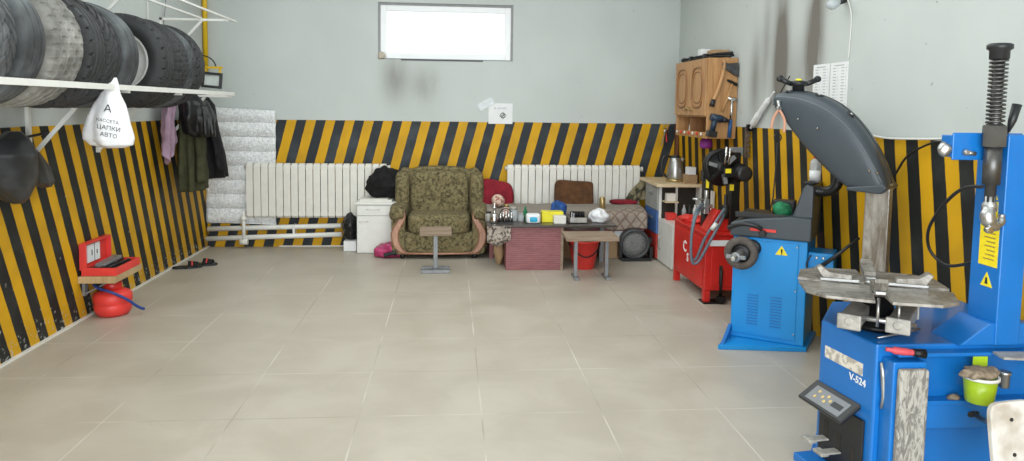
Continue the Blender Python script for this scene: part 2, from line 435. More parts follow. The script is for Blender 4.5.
ORI = {}
def _mesh(name, m, material, off):
    me = bpy.data.meshes.new(name)
    me.from_pydata([tuple(v-off) for v in m.v], [], m.f); me.update()
    me.polygons.foreach_set('use_smooth', m.sm)
    import bmesh
    b = bmesh.new(); b.from_mesh(me); bmesh.ops.recalc_face_normals(b, faces=b.faces); b.to_mesh(me); b.free()
    me.materials.append(material)
    return me
def bevel(o, wd, seg=2):
    b = o.modifiers.new('bevel', 'BEVEL'); b.width = wd; b.segments = seg; b.limit_method = 'ANGLE'; b.angle_limit = math.radians(35)
    return o
def thing(name, label, cat, loc=(0, 0, 0), rotz=0, group=None, local=False):
    o = bpy.data.objects.new(name, None); C.objects.link(o); o.empty_display_size = .1
    o.location = loc; o.rotation_euler = (0, 0, rotz); o['label'] = label; o['category'] = cat
    if group: o['group'] = group
    ORI[o.name] = Vector((0, 0, 0)) if local else Vector(loc)
    return o
def part(name, m, material, parent, bv=0, label=None, seg=2):
    off = ORI[parent.name]
    o = bpy.data.objects.new(name, _mesh(name, m, material, off)); C.objects.link(o); o.parent = parent
    ORI[o.name] = off
    if label: o['label'] = label
    if bv: bevel(o, bv, seg)
    return o
def solo(name, m, material, label, cat, group=None, bv=0, seg=2):
    lo = [min(v[i] for v in m.v) for i in range(3)]; hi = [max(v[i] for v in m.v) for i in range(3)]
    o0 = Vector(((lo[0]+hi[0])/2, (lo[1]+hi[1])/2, lo[2]))
    o = bpy.data.objects.new(name, _mesh(name, m, material, o0)); C.objects.link(o); o.location = o0
    ORI[o.name] = o0
    o['label'] = label; o['category'] = cat
    if group: o['group'] = group
    if bv: bevel(o, bv, seg)
    return o
def struct(name, m, material, parent=None, bv=0):
    off = Vector((0, 0, 0))
    o = bpy.data.objects.new(name, _mesh(name, m, material, off)); C.objects.link(o); ORI[o.name] = off
    if parent: o.parent = parent
    else: o['kind'] = 'structure'
    if bv: bevel(o, bv)
    return o
def dup(root, loc, rotz, label):
    r = root.copy(); C.objects.link(r); r.location = loc; r.rotation_euler = (0, 0, rotz); r['label'] = label
    for ch in list(root.children):
        c = ch.copy(); C.objects.link(c); c.parent = r
        for g in ch.children:
            d = g.copy(); C.objects.link(d); d.parent = c
    return r
def text_mb(body, size, mtx, ext=.0008, bold=False):
    """flat lettering turned into mesh; mtx places text (x right, y up)"""
    cu = bpy.data.curves.new('txt', 'FONT'); cu.body = body; cu.size = size; cu.extrude = ext; cu.align_x = 'CENTER'; cu.align_y = 'CENTER'
    if bold: cu.offset = size*.02
    cu.resolution_u = 2
    o = bpy.data.objects.new('txt', cu); C.objects.link(o)
    bpy.context.view_layer.update()
    me = bpy.data.meshes.new_from_object(o.evaluated_get(bpy.context.evaluated_depsgraph_get()))
    m = MB(); m.v = [mtx @ v.co for v in me.vertices]; m.f = [tuple(p.vertices) for p in me.polygons]; m.sm = [False]*len(m.f)
    bpy.data.objects.remove(o); bpy.data.curves.remove(cu); bpy.data.meshes.remove(me)
    return m
def facing(loc, right, up):
    r = Vector(right).normalized(); u = Vector(up).normalized(); n = r.cross(u)
    return Matrix(((r.x, u.x, n.x, loc[0]), (r.y, u.y, n.y, loc[1]), (r.z, u.z, n.z, loc[2]), (0, 0, 0, 1)))

# ------------------------------------------------------------------ setting
XL, XR, YB, YF, ZC = -2.56, 2.48, 7.9, -1.2, 3.3
def room():
    struct('floor', MB().bx(XL, XR, YF, YB, -.1, 0), M_FL)
    struct('ceiling', MB().bx(XL-.2, XR+.2, YF-.2, YB+.2, ZC, ZC+.1), M_CEIL)
    struct('wall_left', MB().bx(XL-.2, XL, YF-.2, YB+.2, -.1, ZC), M_WL)
    struct('wall_right', MB().bx(XR, XR+.2, YF-.2, YB+.2, -.1, ZC), M_WR)
    x0, x1, z0, z1 = -.775, .655, 2.005, 2.60
    m = MB().bx(XL, x0, YB, YB+.2, -.1, ZC).bx(x1, XR, YB, YB+.2, -.1, ZC).bx(x0, x1, YB, YB+.2, -.1, z0).bx(x0, x1, YB, YB+.2, z1, ZC)
    struct('wall_back', m, M_WB)
    m = MB().bx(XL, -2.1, YF-.2, YF, -.1, ZC).bx(2.1, XR, YF-.2, YF, -.1, ZC).bx(-2.1, 2.1, YF-.2, YF, 2.95, ZC)
    struct('wall_front', m, M_CEIL)
    # window: dark reveal gap, white frame, sash, pane
    wn = bpy.data.objects.new('window_1', None); C.objects.link(wn); wn['kind'] = 'structure'; ORI[wn.name] = Vector((0, 0, 0))
    def ring(a0, a1, b0, b1, t, y0, y1, tb=None):
        tb = tb or t
        return MB().bx(a0, a0+t, y0, y1, b0, b1).bx(a1-t, a1, y0, y1, b0, b1).bx(a0+t, a1-t, y0, y1, b0, b0+tb).bx(a0+t, a1-t, y0, y1, b1-t, b1)
    struct('window_gap', ring(x0, x1, z0, z1, .022, YB+.02, YB+.19, .012), M_BEAD, wn)
    struct('window_frame', ring(x0+.022, x1-.022, z0+.012, z1-.022, .062, YB+.035, YB+.10), M_PVC, wn, .004)
    struct('window_pane', MB().bx(x0+.084, x1-.084, YB+.06, YB+.066, z0+.074, z1-.084), M_GLASSY, wn)
    struct('window_sill', MB().bx(x0+.24, x1-.32, YB-.008, YB+.03, z0-.008, z0+.004), M_BLACKP, wn)
    # trims
    struct('trim_1', MB().bx(-1.82, 2.44, YB-.012, YB, 0, .012), M_CREAM)
    struct('baseboard_left', MB().bx(XL, XL+.02, .5, YB, 0, .012), M_CREAM)
room()
solo('mortar_lump', MB().blob((-.735, YB-.002, 2.045), (.075, .05, .085), .3, 20, 3), mat('mortar', (.50, .45, .36), .9), 'lump of beige mortar at the lower left corner of the window', 'mortar')
solo('yellow_gas_pipe', MB().cyl((-2.532, 7.865, 1.82), (-2.532, 7.865, 3.29), .024), M_YPIPE, 'yellow gas pipe running up the back left corner', 'pipe')

# ------------------------------------------------------------------ tyres and rack
RI, RO = -2.515, -1.955
def rack():
    t = thing('tyre_rack', 'white welded angle iron tyre rack on left wall, lower tier holding tyres', 'rack', (XL, 4.9, 1.15))
    part('rail', MB().bx(RO-.012, RO+.012, 1.6, 6.80, 1.585, 1.617), M_WHITE, t)
    part('rail', MB().bx(RI-.012, RI+.012, 1.6, 6.78, 1.585, 1.617), M_WHITE, t)
    for y in (3.3, 4.66, 5.53, 6.76):
        m = MB().bx(XL, XL+.022, y-.014, y+.014, 1.15, 1.60).bx(XL, -1.955, y-.014, y+.014, 1.57, 1.59)
        m.bar((XL+.012, y, 1.165), (-2.19, y, 1.572), .024, .01, (0, 1, 0))
        part('bracket', m, M_WHITE, t)
    u = thing('upper_rack', 'white angle iron upper rack tier above the tyres, empty', 'rack', (XL, 4.9, 1.9))
    part('rail', MB().bx(-1.985, -1.97, 1.6, 7.0, 2.258, 2.273), M_WHITE, u)
    part('rail', MB().bx(-2.22, -2.205, 1.6, 6.78, 2.258, 2.273), M_WHITE, u)
    for y in (3.3, 5.2, 6.76):
        m = MB().bx(XL, XL+.022, y-.012, y+.012, 1.86, 2.26).bx(XL, -1.975, y-.012, y+.012, 2.24, 2.26)
        m.bar((XL+.012, y, 1.87), (-2.2, y, 2.245), .022, .01, (0, 1, 0))
        part('bracket', m, M_WHITE, u)
rack()
def tyre_mesh(R, W, pat, ri=None):
    """axis along y, standing upright; centre at origin"""
    ri = ri or R*.60; n = 252; m = MB()
    hw = W/2
    prof = [(ri, -hw*.62), (ri+.012, -hw*.80), (ri+(R-ri)*.35, -hw*.99), (ri+(R-ri)*.60, -hw*1.0), (R-.045, -hw*.96), (R-.020, -hw*.88)]
    K = 29; tread = [(R-.004*(abs(k/(K-1)*2-1)**2)*2, -hw*.80+hw*1.6*k/(K-1)) for k in range(K)]
    allp = prof+tread+[(r, -h) for r, h in prof[::-1]]
    vs = []
    a0 = len(prof)
    for k, (r, h) in enumerate(allp):
        for t in range(n):
            rr = r
            if a0 <= k < a0+K:
                kk = k-a0
                if pat == 'rib': g = kk in (6, 7, 13, 14, 20, 21) or (t % 9 < 2 and (kk < 4 or kk > 24))
                elif pat == 'block': g = kk % 6 == 4 or ((t+4*(kk//6)) % 9 < 3)
                elif pat == 'v': g = kk in (9, 10, 18, 19) or ((t+abs(kk-14)) % 9 < 2)
                else: g = kk in (9, 19)
                rr -= (.007 if pat == 'block' else .012) if g else 0
            elif k in (4, 5, a0+K, a0+K+1) and pat in ('block', 'v') and t % 9 < 2: rr -= .005
            a = t*2*PI/n; vs.append((math.cos(a)*rr, h, math.sin(a)*rr))
    L = len(allp); fs = []
    for i in range(L):
        j = (i+1) % L; fs += [(i*n+t, i*n+(t+1) % n, j*n+(t+1) % n, j*n+t) for t in range(n)]
    sm = [not (a0-1 <= i < a0+K) for i in range(L) for t in range(n)]
    return m._add(vs, fs, sm)
def rim_mesh(r, W):
    m = MB(); hw = W/2
    m.lathe([(r*1.03, -hw*.7), (r*1.0, -hw*.75), (r*.93, -hw*.7), (r*.9, -hw*.3), (r*.62, -hw*.25), (r*.55, -hw*.42), (r*.2, -hw*.42), (r*.18, -hw*.3),
             (r*.18, hw*.1), (r*.85, hw*.2), (r*.9, hw*.6), (r*1.0, hw*.75)], 40, axis='y', close=True)
    return m
TY = [(3.04, .20, .321, 'v', M_TG, 'worn grey tyre cut by the left edge of the photo'),
      (3.27, .20, .321, 'v', M_TG, 'dusty grey tyre at the left end of the rack row'),
      (3.50, .20, .321, 'plain', M_TW, 'blue-grey smooth worn tyre left of the wide block tread tyre'),
      (3.76, .32, .324, 'block', M_TL, 'widest tyre, pale dusty block tread, above the black rubber tube'),
      (4.12, .19, .321, 'rib', M_TD, 'dark tyre just right of the wide pale block tread tyre'),
      (4.32, .19, .321, 'v', M_TD, 'dark chunky tread tyre above the white plastic bag'),
      (4.54, .22, .32, 'plain', M_TW, 'grey smooth sidewall tyre left of the tyre with white rim'),
      (5.13, .21, .32, 'rib', M_TD, 'black tyre mounted on a white rim'),
      (5.39, .24, .32, 'block', M_TD, 'black chunky tyre right of the white rim tyre'),
      (5.62, .17, .317, 'v', M_TW, 'greyish narrow tyre second from the far end of the rack'),
      (5.80, .17, .32, 'rib', M_TD, 'tyre at the far right end of the rack row, above the hanging clothes')]
for i, (y, wd, R, pat, mt, lab) in enumerate(TY):
    zc = 1.619+math.sqrt(R**2-.268**2)
    lab_ = lab; tx = -2.235
    t = thing('tyre', lab_, 'tyre', (tx, y+wd/2, zc-R), 0, 'tyres standing on the left wall rack')
    m = tyre_mesh(R, wd, pat); q = MB(); q.T = Matrix.Translation((tx, y+wd/2, zc)) @ Matrix.Rotation((i % 3-1)*.03, 4, 'Z') @ Matrix.Rotation(i*.7, 4, 'Y')
    q._add(m.v, m.f, m.sm)
    part('tread_and_sidewall', q, mt, t)
    if 'rim' in lab and 'mounted' in lab:
        r = MB().at((tx, y+wd/2, zc)); k = rim_mesh(R*.61, wd); r._add(k.v, k.f, k.sm); part('rim', r, M_RIM, t, label='white painted steel rim')

# floodlight
def floodlight():
    t = thing('floodlight', 'small black LED floodlight on a yellow bracket beside the last tyre', 'lamp', (-2.27, 6.78, 1.70))
    part('bracket', MB().bx(-2.42, -2.045, 6.79, 6.81, 1.825, 1.843).bx(-2.075, -2.06, 6.79, 6.81, 1.76, 1.83).bx(-2.20, -2.185, 6.79, 6.81, 1.76, 1.83), M_YPIPE, t)
    m = MB().at((-2.125, 6.76, 1.725), rz=.15, ry=.08)
    m.bx(-.085, -.062, -.02, .02, -.075, .065).bx(.062, .085, -.02, .02, -.075, .065).bx(-.062, .062, -.02, .02, -.075, -.052).bx(-.062, .062, -.02, .02, .042, .065)
    h = part('housing', m, M_BLACKP, t, .003)
    part('lens', MB().at((-2.125, 6.76, 1.725), rz=.15, ry=.08).bx(-.062, .062, -.004, .018, -.052, .042), mat('floodlight_lens', (.55, .60, .58), .25), t)
    part('cable', MB().tube([(-2.10, 6.80, 1.84), (-2.13, 6.8, 1.90), (-2.22, 6.85, 1.94), (-2.36, 6.9, 1.93)], .006, 8, spline=True), M_HOSE, t)
floodlight()
solo('cable', MB().tube([(XL+.01, 6.9, 3.2), (XL+.03, 6.85, 2.6), (XL+.02, 6.8, 2.25), (XL+.03, 6.7, 2.15), (XL+.012, 6.65, 1.9)], .004, 6, spline=True), M_GREYM, 'thin grey cable hanging down left wall above the tyres', 'cable')
solo('cable', MB().tube([(XL+.01, 6.5, 3.2), (XL+.012, 6.48, 2.6), (XL+.02, 6.45, 2.1)], .004, 6, spline=True), M_WHITE, 'thin white cable left of the grey one above the tyres', 'cable')

# white plastic bag on the rail
def plastic_bag():
    t = thing('plastic_bag', 'white plastic bag with dark lettering knotted on the rack rail', 'bag', (-1.97, 4.68, 1.2))
    y = 4.47; x = -1.985
    secs = [(x-.01, y, 1.668, .02, .025), (x, y, 1.655, .038, .04), (x+.004, y, 1.61, .046, .045), (x+.004, y, 1.56, .052, .055), (x-.002, y, 1.50, .080, .08), (x-.008, y, 1.43, .105, .10), (x-.010, y, 1.36, .126, .115), (x-.004, y, 1.30, .130, .118), (x+.010, y, 1.265, .112, .10), (x+.016, y, 1.248, .06, .06)]
    part('bag_body', MB().loft(secs, 5, .11, 72, 1.3, 6), M_BAG, t)
    for body, sz, dx, z, dy in (('А', .06, .030, 1.475, .088), ('КАССЕТА', .024, .040, 1.405, .118), ('ЦАПКИ', .034, .048, 1.365, .124), ('АВТО', .032, .048, 1.325, .128)):
        mm = text_mb(body, sz, facing((x+dx, y-dy-.014, z), (1, .42, -.12), (.06, -.12 if z > 1.35 else 0, 1)) @ Matrix.Rotation(-.10, 4, 'Z'), .0012)
        part('lettering', mm, M_INK, t)
plastic_bag()

# black rubber tube on the near bracket
def black_tube():
    t = thing('rubber_tube', 'folded black rubber inner tube hanging from the nearest rack bracket', 'inner tube', (-2.45, 4.42, .9))
    m = MB().loft([(-2.49, 4.40, 1.34, .03, .05), (-2.475, 4.36, 1.30, .06, .14), (-2.46, 4.33, 1.21, .08, .22), (-2.46, 4.33, 1.10, .085, .24), (-2.46, 4.35, 1.03, .075, .19), (-2.46, 4.37, .96, .05, .10), (-2.46, 4.38, .93, .02, .04)], 3, .16, 72, .9, 7)
    part('folded_body', m, M_TUBE, t)
    m = MB().loft([(-2.50, 4.50, 1.27, .03, .04), (-2.49, 4.56, 1.20, .045, .08), (-2.49, 4.63, 1.10, .05, .11), (-2.49, 4.69, 1.02, .045, .09), (-2.49, 4.72, .985, .02, .04)], 4, .12, 48, 2, 5)
    part('folded_end', m, M_TUBE, t)
    part('hanging_loop', MB().tube([(-2.47, 4.45, 1.30), (-2.44, 4.60, 1.32), (-2.43, 4.645, 1.335), (-2.44, 4.60, 1.30)], .008, 8, spline=True), M_RUBBER, t)
black_tube()

# clothes
def clothes():
    # mauve cloth
    def f(u, v):
        y = 6.46+.26*u+.02*math.sin(v*9); z = 1.60-.62*v*(1-.25*abs(u-.4)*2)
        return (-2.44+.03*math.sin(u*17+v*3)+.02*noise.noise(Vector((u*5, v*5, 0))), y-.04*v, z)
    solo('cloth_towel', MB().grid(f, 30, 30, .006), M_PINKC, 'mauve cloth hanging beside the far rack bracket', 'cloth')
    t = thing('hanging_jacket', 'dark olive jacket hanging below the far end of tyres', 'jacket', (-2.33, 6.95, .7))
    m = MB().loft([(-2.38, 6.92, 1.52, .05, .10), (-2.37, 6.92, 1.42, .08, .20), (-2.37, 6.93, 1.2, .095, .22), (-2.37, 6.93, .95, .10, .22), (-2.37, 6.93, .72, .105, .21)], 7, .13, 56, 1, 6)
    part('body', m, M_OLIVE, t)
    m = MB().loft([(-2.30, 6.86, 1.42, .045, .06), (-2.27, 6.83, 1.2, .045, .06), (-2.26, 6.82, .98, .04, .055), (-2.26, 6.82, .80, .04, .05)], 4, .12, 32, 1, 5)
    part('sleeve', m, M_OLIVE, t)
    t = thing('leather_jacket', 'shiny black leather jacket bunched above the olive jacket', 'jacket', (-2.3, 6.8, 1.2))
    part('body', MB().loft([(-2.33, 6.78, 1.62, .05, .08), (-2.30, 6.80, 1.52, .11, .20), (-2.27, 6.80, 1.38, .13, .20), (-2.27, 6.80, 1.25, .10, .16), (-2.27, 6.8, 1.21, .05, .08)], 6, .16, 56, 4, 5), M_LEATH, t)
    part('sleeve', MB().loft([(-2.2, 6.74, 1.5, .05, .06), (-2.15, 6.72, 1.38, .055, .07), (-2.14, 6.72, 1.22, .05, .06)], 4, .2, 32, 2, 5), M_LEATH, t)
    t = thing('dark_coat', 'long black coat hanging furthest back in the corner over the foil', 'coat', (-2.320, 7.35, .75))
    part('body', MB().loft([(-2.420, 7.3, 1.62, .06, .08), (-2.420, 7.3, 1.50, .13, .18), (-2.380, 7.3, 1.30, .125, .18), (-2.340, 7.3, 1.05, .13, .18), (-2.310, 7.3, .80, .135, .17)], 6, .12, 56, 2, 6), M_JACK, t)
    part('sleeve', MB().loft([(-2.330, 7.18, 1.5, .045, .06), (-2.260, 7.16, 1.3, .05, .06), (-2.210, 7.16, 1.1, .045, .055), (-2.180, 7.16, .88, .045, .05)], 4, .12, 32, 2, 5), M_JACK, t)
    solo('coat_hook', MB().bx(XL, XL+.02, 6.90, 7.40, 1.57, 1.63).bx(XL+.02, -2.36, 6.99, 7.01, 1.58, 1.60).bx(XL+.02, -2.36, 7.29, 7.31, 1.60, 1.62), M_CARD, 'wooden peg strip on wall holding the jackets', 'hook')
clothes()

# tray with tool case, cylinder and hose
def tool_corner():
    t = thing('wall_shelf', 'small pale wooden shelf on left wall above the red gas cylinder', 'shelf', (XL, 5.45, .2))
    x1 = -2.31
    part('board', MB().bx(XL, x1, 5.19, 5.63, .262, .31), wood('pine_shelf', (.36, .24, .12), (.52, .37, .2), (8, 1, 1), 4), t, .004)
    for yb in (5.27, 5.565):
        part('bracket', MB().bx(XL, XL+.02, yb-.02, yb+.02, .16, .262).bar((XL+.01, yb, .17), (-2.38, yb, .26), .02, .01), M_GREYM, t)
    t = thing('tool_case', 'open red plastic tool case with white slotted plate leaning on striped wall', 'tool case', (-2.43, 5.44, .31))
    m = MB().bx(XL+.015, x1+.0, 5.215, 5.60, .311, .325).bx(XL+.015, XL+.03, 5.215, 5.60, .325, .365).bx(x1-.012, x1, 5.215, 5.60, .325, .365).bx(XL+.03, x1-.012, 5.215, 5.227, .325, .365).bx(XL+.03, x1-.012, 5.588, 5.60, .325, .365)
    part('tray', m, M_REDP, t, .002)
    m = MB().bx(XL+.004, XL+.016, 5.215, 5.60, .35, .535)
    m.bx(XL+.016, XL+.05, 5.215, 5.227, .365, .535).bx(XL+.016, XL+.05, 5.588, 5.60, .365, .535).bx(XL+.016, XL+.05, 5.227, 5.588, .523, .535)
    part('lid', m, M_REDP, t, .002)
    p = part('white_plate', MB().bx(XL+.017, XL+.027, 5.29, 5.47, .385, .51), M_WHITE2, t)
    part('slot', MB().bx(XL+.027, XL+.029, 5.345, 5.355, .43, .47).bx(XL+.027, XL+.029, 5.42, 5.43, .43, .46).bx(XL+.027, XL+.029, 5.385, 5.388, .385, .51), M_INK, p)
    part('inner_tools', MB().bx(XL+.04, x1-.03, 5.24, 5.57, .326, .35).cyl((-2.42, 5.25, .362), (-2.42, 5.57, .362), .01).cyl((-2.39, 5.27, .358), (-2.37, 5.56, .358), .008), M_BLACKP, t)
    part('grey_bar', MB().at((-2.45, 5.42, .375), rx=.05).bx(-.035, .035, -.14, .13, -.012, .012), M_GREYM, t, .006)
    t = thing('gas_cylinder', 'small red gas cylinder on the floor by left wall', 'gas cylinder', (-2.39, 5.36, 0))
    c = (-2.405, 5.36)
    part('vessel', MB().lathe([(.085, 0), (.1, .004), (.118, .03), (.126, .07), (.120, .082), (.120, .088), (.127, .10), (.126, .15), (.112, .165), (.08, .18), (.058, .185)], 36, (c[0], c[1], 0)), M_REDP, t)
    part('valve', MB().lathe([(.058, .183), (.062, .19), (.062, .235), (.055, .24), (.02, .24), (.02, .258)], 24, (c[0], c[1], 0)), M_RED, t)
    t = solo('hose', MB().tube([(-2.49, 5.27, .235), (-2.44, 5.24, .215), (-2.36, 5.235, .19), (-2.28, 5.28, .13), (-2.22, 5.33, .06), (-2.19, 5.36, .035)], .010, 8, spline=True), M_HOSEB, 'thin blue hose looped round the red gas cylinder', 'hose')
tool_corner()
def slippers():
    def sl(cx, cy, rz, lab):
        t = thing('slipper', lab, 'slipper', (cx, cy, 0), rz, 'slippers by the left wall', True)
        pts = [(.045*math.sin(a)*(1.15 if math.cos(a) > 0 else .9), .13*math.cos(a)) for a in [k*PI/12 for k in range(24)]]
        part('sole', MB().prism(pts, 0, .022), M_BLACKP, t, .006)
        def f(u, v):
            a = PI*u; return (-.052*math.cos(a)*(1-.1*v), .005+.085*v, .018+.05*math.sin(a)*(1-.3*v))
        s = part('strap', MB().grid(f, 16, 6, .006), M_JACK, t)
        part('stripe', MB().grid(lambda u, v: (f(.08+.84*u, .35+.12*v)[0], f(0, .35+.12*v)[1], f(.08+.84*u, .35+.12*v)[2]+.003), 12, 2, .003), M_REDP, s, label='red stripe')
    sl(-2.41, 6.86, -1.25, 'dark slipper with red stripe nearer the left wall')
    sl(-2.31, 6.98, -1.5, 'dark slipper with red stripe, the right one, further from wall')
slippers()

# ------------------------------------------------------------------ back wall things
def foil_sheet():
    def f(u, v):
        x = -2.552+.005+.715*u-.01*v; z = 1.475-.03*u-1.21*v
        return (x, 7.868+.012*(1-2*abs(math.sin(v*PI*8+u*.5))**.7)+.005*noise.noise(Vector((u*6, v*8, 0))), z)
    solo('foil_sheet', MB().grid(f, 30, 150, .012), M_FOIL, 'silver quilted foil insulation sheet leaning in the back left corner', 'insulation')
foil_sheet()
def radiator(x0, n, name_lab, zb, zt, y1):
    pw = .0765
    t = thing('radiator', name_lab, 'radiator', (x0+n*pw/2, YB-.07, zb))
    m = MB(); g = MB()
    for i in range(n):
        a = x0+i*pw
        m.bx(a+.003, a+pw-.003, YB-.115, YB-.10, zb+.02, zt-.035)
        m.prism([(YB-.115, zt-.035), (YB-.09, zt-.002), (YB-.05, zt), (YB-.04, zt-.03)], a+.006, a+pw-.006, 'yz')
        g.bx(a+.028, a+pw-.028, YB-.10, YB-.04, zb+.03, zt-.03)
        m.prism([(YB-.115, zb+.02), (YB-.095, zb), (YB-.05, zb), (YB-.04, zb+.03)], a+.006, a+pw-.006, 'yz')
    g.cyl((x0-.02, YB-.07, zt-.04), (x0+n*pw+.02, YB-.07, zt-.04), .022)
    g.cyl((x0-.02, YB-.07, zb+.04), (x0+n*pw+.02, YB-.07, zb+.04), .022)
    part('sections', m, M_CREAM, t, .003)
    part('manifold', g, M_CREAM, t)
    part('end_plug', MB().cyl((x0+n*pw+.02, YB-.07, zt-.04), (x0+n*pw+.035, YB-.07, zt-.04), .026), M_WHITE, t)
    part('wall_bracket', MB().bx(x0+.2, x0+.22, YB-.08, YB-.001, zt-.1, zt-.08).bx(x0+n*pw-.22, x0+n*pw-.2, YB-.08, YB-.001, zt-.1, zt-.08), M_WHITE, t)
radiator(-2.13, 19, 'white sectional radiator under the window left, beside the foil sheet', .325, .90, 0)
radiator(.60, 19, 'white sectional radiator behind the couch and brown cushion', .325, .90, 0)
def pipes():
    t = thing('heating_pipes', 'pair of white heating pipes along the foot of back wall', 'pipe', (-1.8, 7.84, .1))
    part('pipe', MB().cyl((-2.54, 7.84, .20), (-1.16, 7.84, .235), .026), M_WHITE, t)
    part('pipe', MB().cyl((-2.55, 7.82, .10), (-1.15, 7.82, .145), .026), M_WHITE, t)
    part('riser', MB().cyl((-2.16, 7.80, .07), (-2.16, 7.80, .40), .018), M_WHITE, t)
    part('valve', MB().lathe([(.03, 0), (.034, .01), (.034, .035), (.02, .045)], 16, (-2.16, 7.80, .30)).cyl((-2.2, 7.80, .07), (-2.12, 7.8, .07), .03), M_CREAM, t)
    part('pipe_clip', MB().bx(-1.66, -1.64, 7.805, YB-.001, .11, .25), M_WHITE, t)
pipes()
def low_cupboard():
    t = thing('low_cupboard', 'low white bedside cupboard left of the armchair', 'cupboard', (-.76, 7.62, 0))
    x0, x1, y0, y1 = -.955, -.565, 7.50, 7.86
    part('body', MB().bx(x0, x1, y0+.018, y1, 0, .505), M_WHITE, t, .003)
    part('top', MB().bx(x0-.012, x1+.012, y0-.012, y1, .505, .53), M_WHITE, t, .004)
    d = part('drawer', MB().bx(x0+.004, x1-.004, y0, y0+.017, .395, .50), M_WHITE, t, .003)
    part('handle', MB().tube([(-.86, y0, .455), (-.84, y0-.012, .46), (-.74, y0-.012, .46), (-.72, y0, .455)], .004, 6), M_CREAM, d)
    d = part('door', MB().bx(x0+.004, x1-.004, y0, y0+.017, .012, .388), M_WHITE, t, .003)
    part('handle', MB().tube([(-.93, y0, .335), (-.92, y0-.012, .335), (-.85, y0-.012, .335), (-.84, y0, .335)], .004, 6), M_CREAM, d)
    solo('folded_board', MB().bx(-.93, -.60, 7.52, 7.84, .5305, .55).bx(-.92, -.64, 7.53, 7.8, .5505, .562), M_CREAM, 'cream panels stacked on top of the low white cupboard', 'panel', bv=.003)
    solo('jacket_heap', MB().blob((-.70, 7.70, .70), (.38, .30, .34), .38, 7, 5, 48, -.136), M_JACK, 'crumpled black jacket heaped on the low white cupboard', 'jacket')
    solo('shoe_box', MB().bx(-1.105, -.975, 7.62, 7.85, .002, .105), M_WHITE2, 'small white box on the floor left of the low cupboard', 'box', bv=.003)
    solo('black_bag', MB().blob((-1.04, 7.74, .235), (.17, .24, .26), .25, 12, 2, 40, -.128), M_LEATH, 'crumpled black plastic bag standing on the small white box', 'bag')
    solo('pink_bag', MB().blob((-.60, 7.36, .06), (.30, .24, .16), .35, 11, 8, 48, -.058), M_PINKB, 'crumpled bright pink plastic bag on floor before the low cupboard', 'bag')
    solo('torch', MB().at((-.60, 7.235, .05), ry=PI/2-.25, rz=.1).lathe([(.018, -.06), (.02, -.055), (.02, .02), (.03, .05), (.03, .065)], 18), M_BLACKP, 'dark object poking out of the pink bag', 'torch')
low_cupboard()

def armchair():
    t = thing('armchair', 'olive leaf-patterned armchair with carved wooden arm fronts', 'armchair', (-.12, 7.502, 0))
    cx = -.115
    # base
    part('base', MB().bx(cx-.43, cx+.43, 7.230, 7.678, .035, .27), M_CHAIR, t, .03, seg=4)
    part('seat_cushion', MB().super((cx, 7.446, .35), (.62, .60, .20), .35, 40), M_CHAIR, t)
    part('skirt_trim', MB().tube([(cx-.40, 7.222, .06), (cx, 7.210, .055), (cx+.40, 7.222, .06)], .012, 8), M_ARMWOOD, t)
    part('front_panel', MB().super((cx, 7.242, .17), (.66, .09, .21), .3, 30), M_CHAIR, t)
    # back with scalloped top
    out = [(-.40, .25), (.40, .25)]
    top = [(.445, .40), (.45, .62), (.44, .78), (.41, .855), (.37, .875), (.33, .86), (.30, .85), (.24, .872), (.12, .885), (0, .888), (-.12, .885), (-.24, .872), (-.30, .85), (-.33, .86), (-.37, .875), (-.41, .855), (-.44, .78), (-.45, .62), (-.445, .40)]
    pl = [(cx+a, z) for a, z in out+top]
    part('backrest', MB().prism(pl, 7.662, 7.822, 'xz'), M_CHAIR, t, .05, seg=5)
    part('back_cushion', MB().super((cx, 7.646, .60), (.60, .20, .50), .42, 40), M_CHAIR, t)
    for s in (-1, 1):
        ax = cx+s*.40
        m = MB().super((ax+s*.005, 7.470, .455), (.17, .60, .15), .55, 30)
        part('armrest', m, M_CHAIR, t)
        part('arm_side', MB().bx(ax-.06, ax+.06, 7.262, 7.742, .06, .43), M_CHAIR, t, .03, seg=4)
        part('wing', MB().super((cx+s*.385, 7.638, .63), (.15, .20, .42), .5, 26), M_CHAIR, t)
        # carved S front: broad scroll board with a raised rim
        cl = [(.03, .475), (.045, .44), (.03, .38), (-.01, .32), (-.035, .26), (-.03, .19), (.0, .12), (.05, .075), (.10, .06)]
        L = catmull([Vector((a_, 0, z_)) for a_, z_ in cl], 5); n_ = len(L)
        wd = [(.022+.012*math.sin(PI*k/(n_-1))) for k in range(n_)]
        le = [(ax-s*p.x*.9-wd[k], p.z) for k, p in enumerate(L)]; ri = [(ax-s*p.x*.9+wd[k], p.z) for k, p in enumerate(L)]
        m = MB()
        for k in range(n_-1): m.prism([le[k], ri[k], ri[k+1], le[k+1]], 7.204, 7.238, 'xz')
        cf = part('carved_front', m, M_ARMWOOD, t)
        part('carved_rim', MB().tube([(x_, 7.204, z_) for x_, z_ in le[::2]], .007, 8).tube([(x_, 7.204, z_) for x_, z_ in ri[::2]], .007, 8), M_ARMWOOD2, cf)
        part('front_roll', MB().super((ax, 7.262, .27), (.14, .10, .45), .45, 26), M_CHAIR, t)
        part('arm_scroll', MB().lathe([(.03, -.02), (.072, -.015), (.08, .0), (.08, .06)], 30, (ax+s*.01, 7.238, .445), 'y'), M_CHAIR, t)
        part('foot', MB().lathe([(.02, 0), (.028, .02), (.026, .04)], 14, (cx+s*.36, 7.278, 0)), M_BLACKP, t)
        part('foot', MB().lathe([(.02, 0), (.028, .02), (.026, .04)], 14, (cx+s*.36, 7.710, 0)), M_BLACKP, t)
armchair()
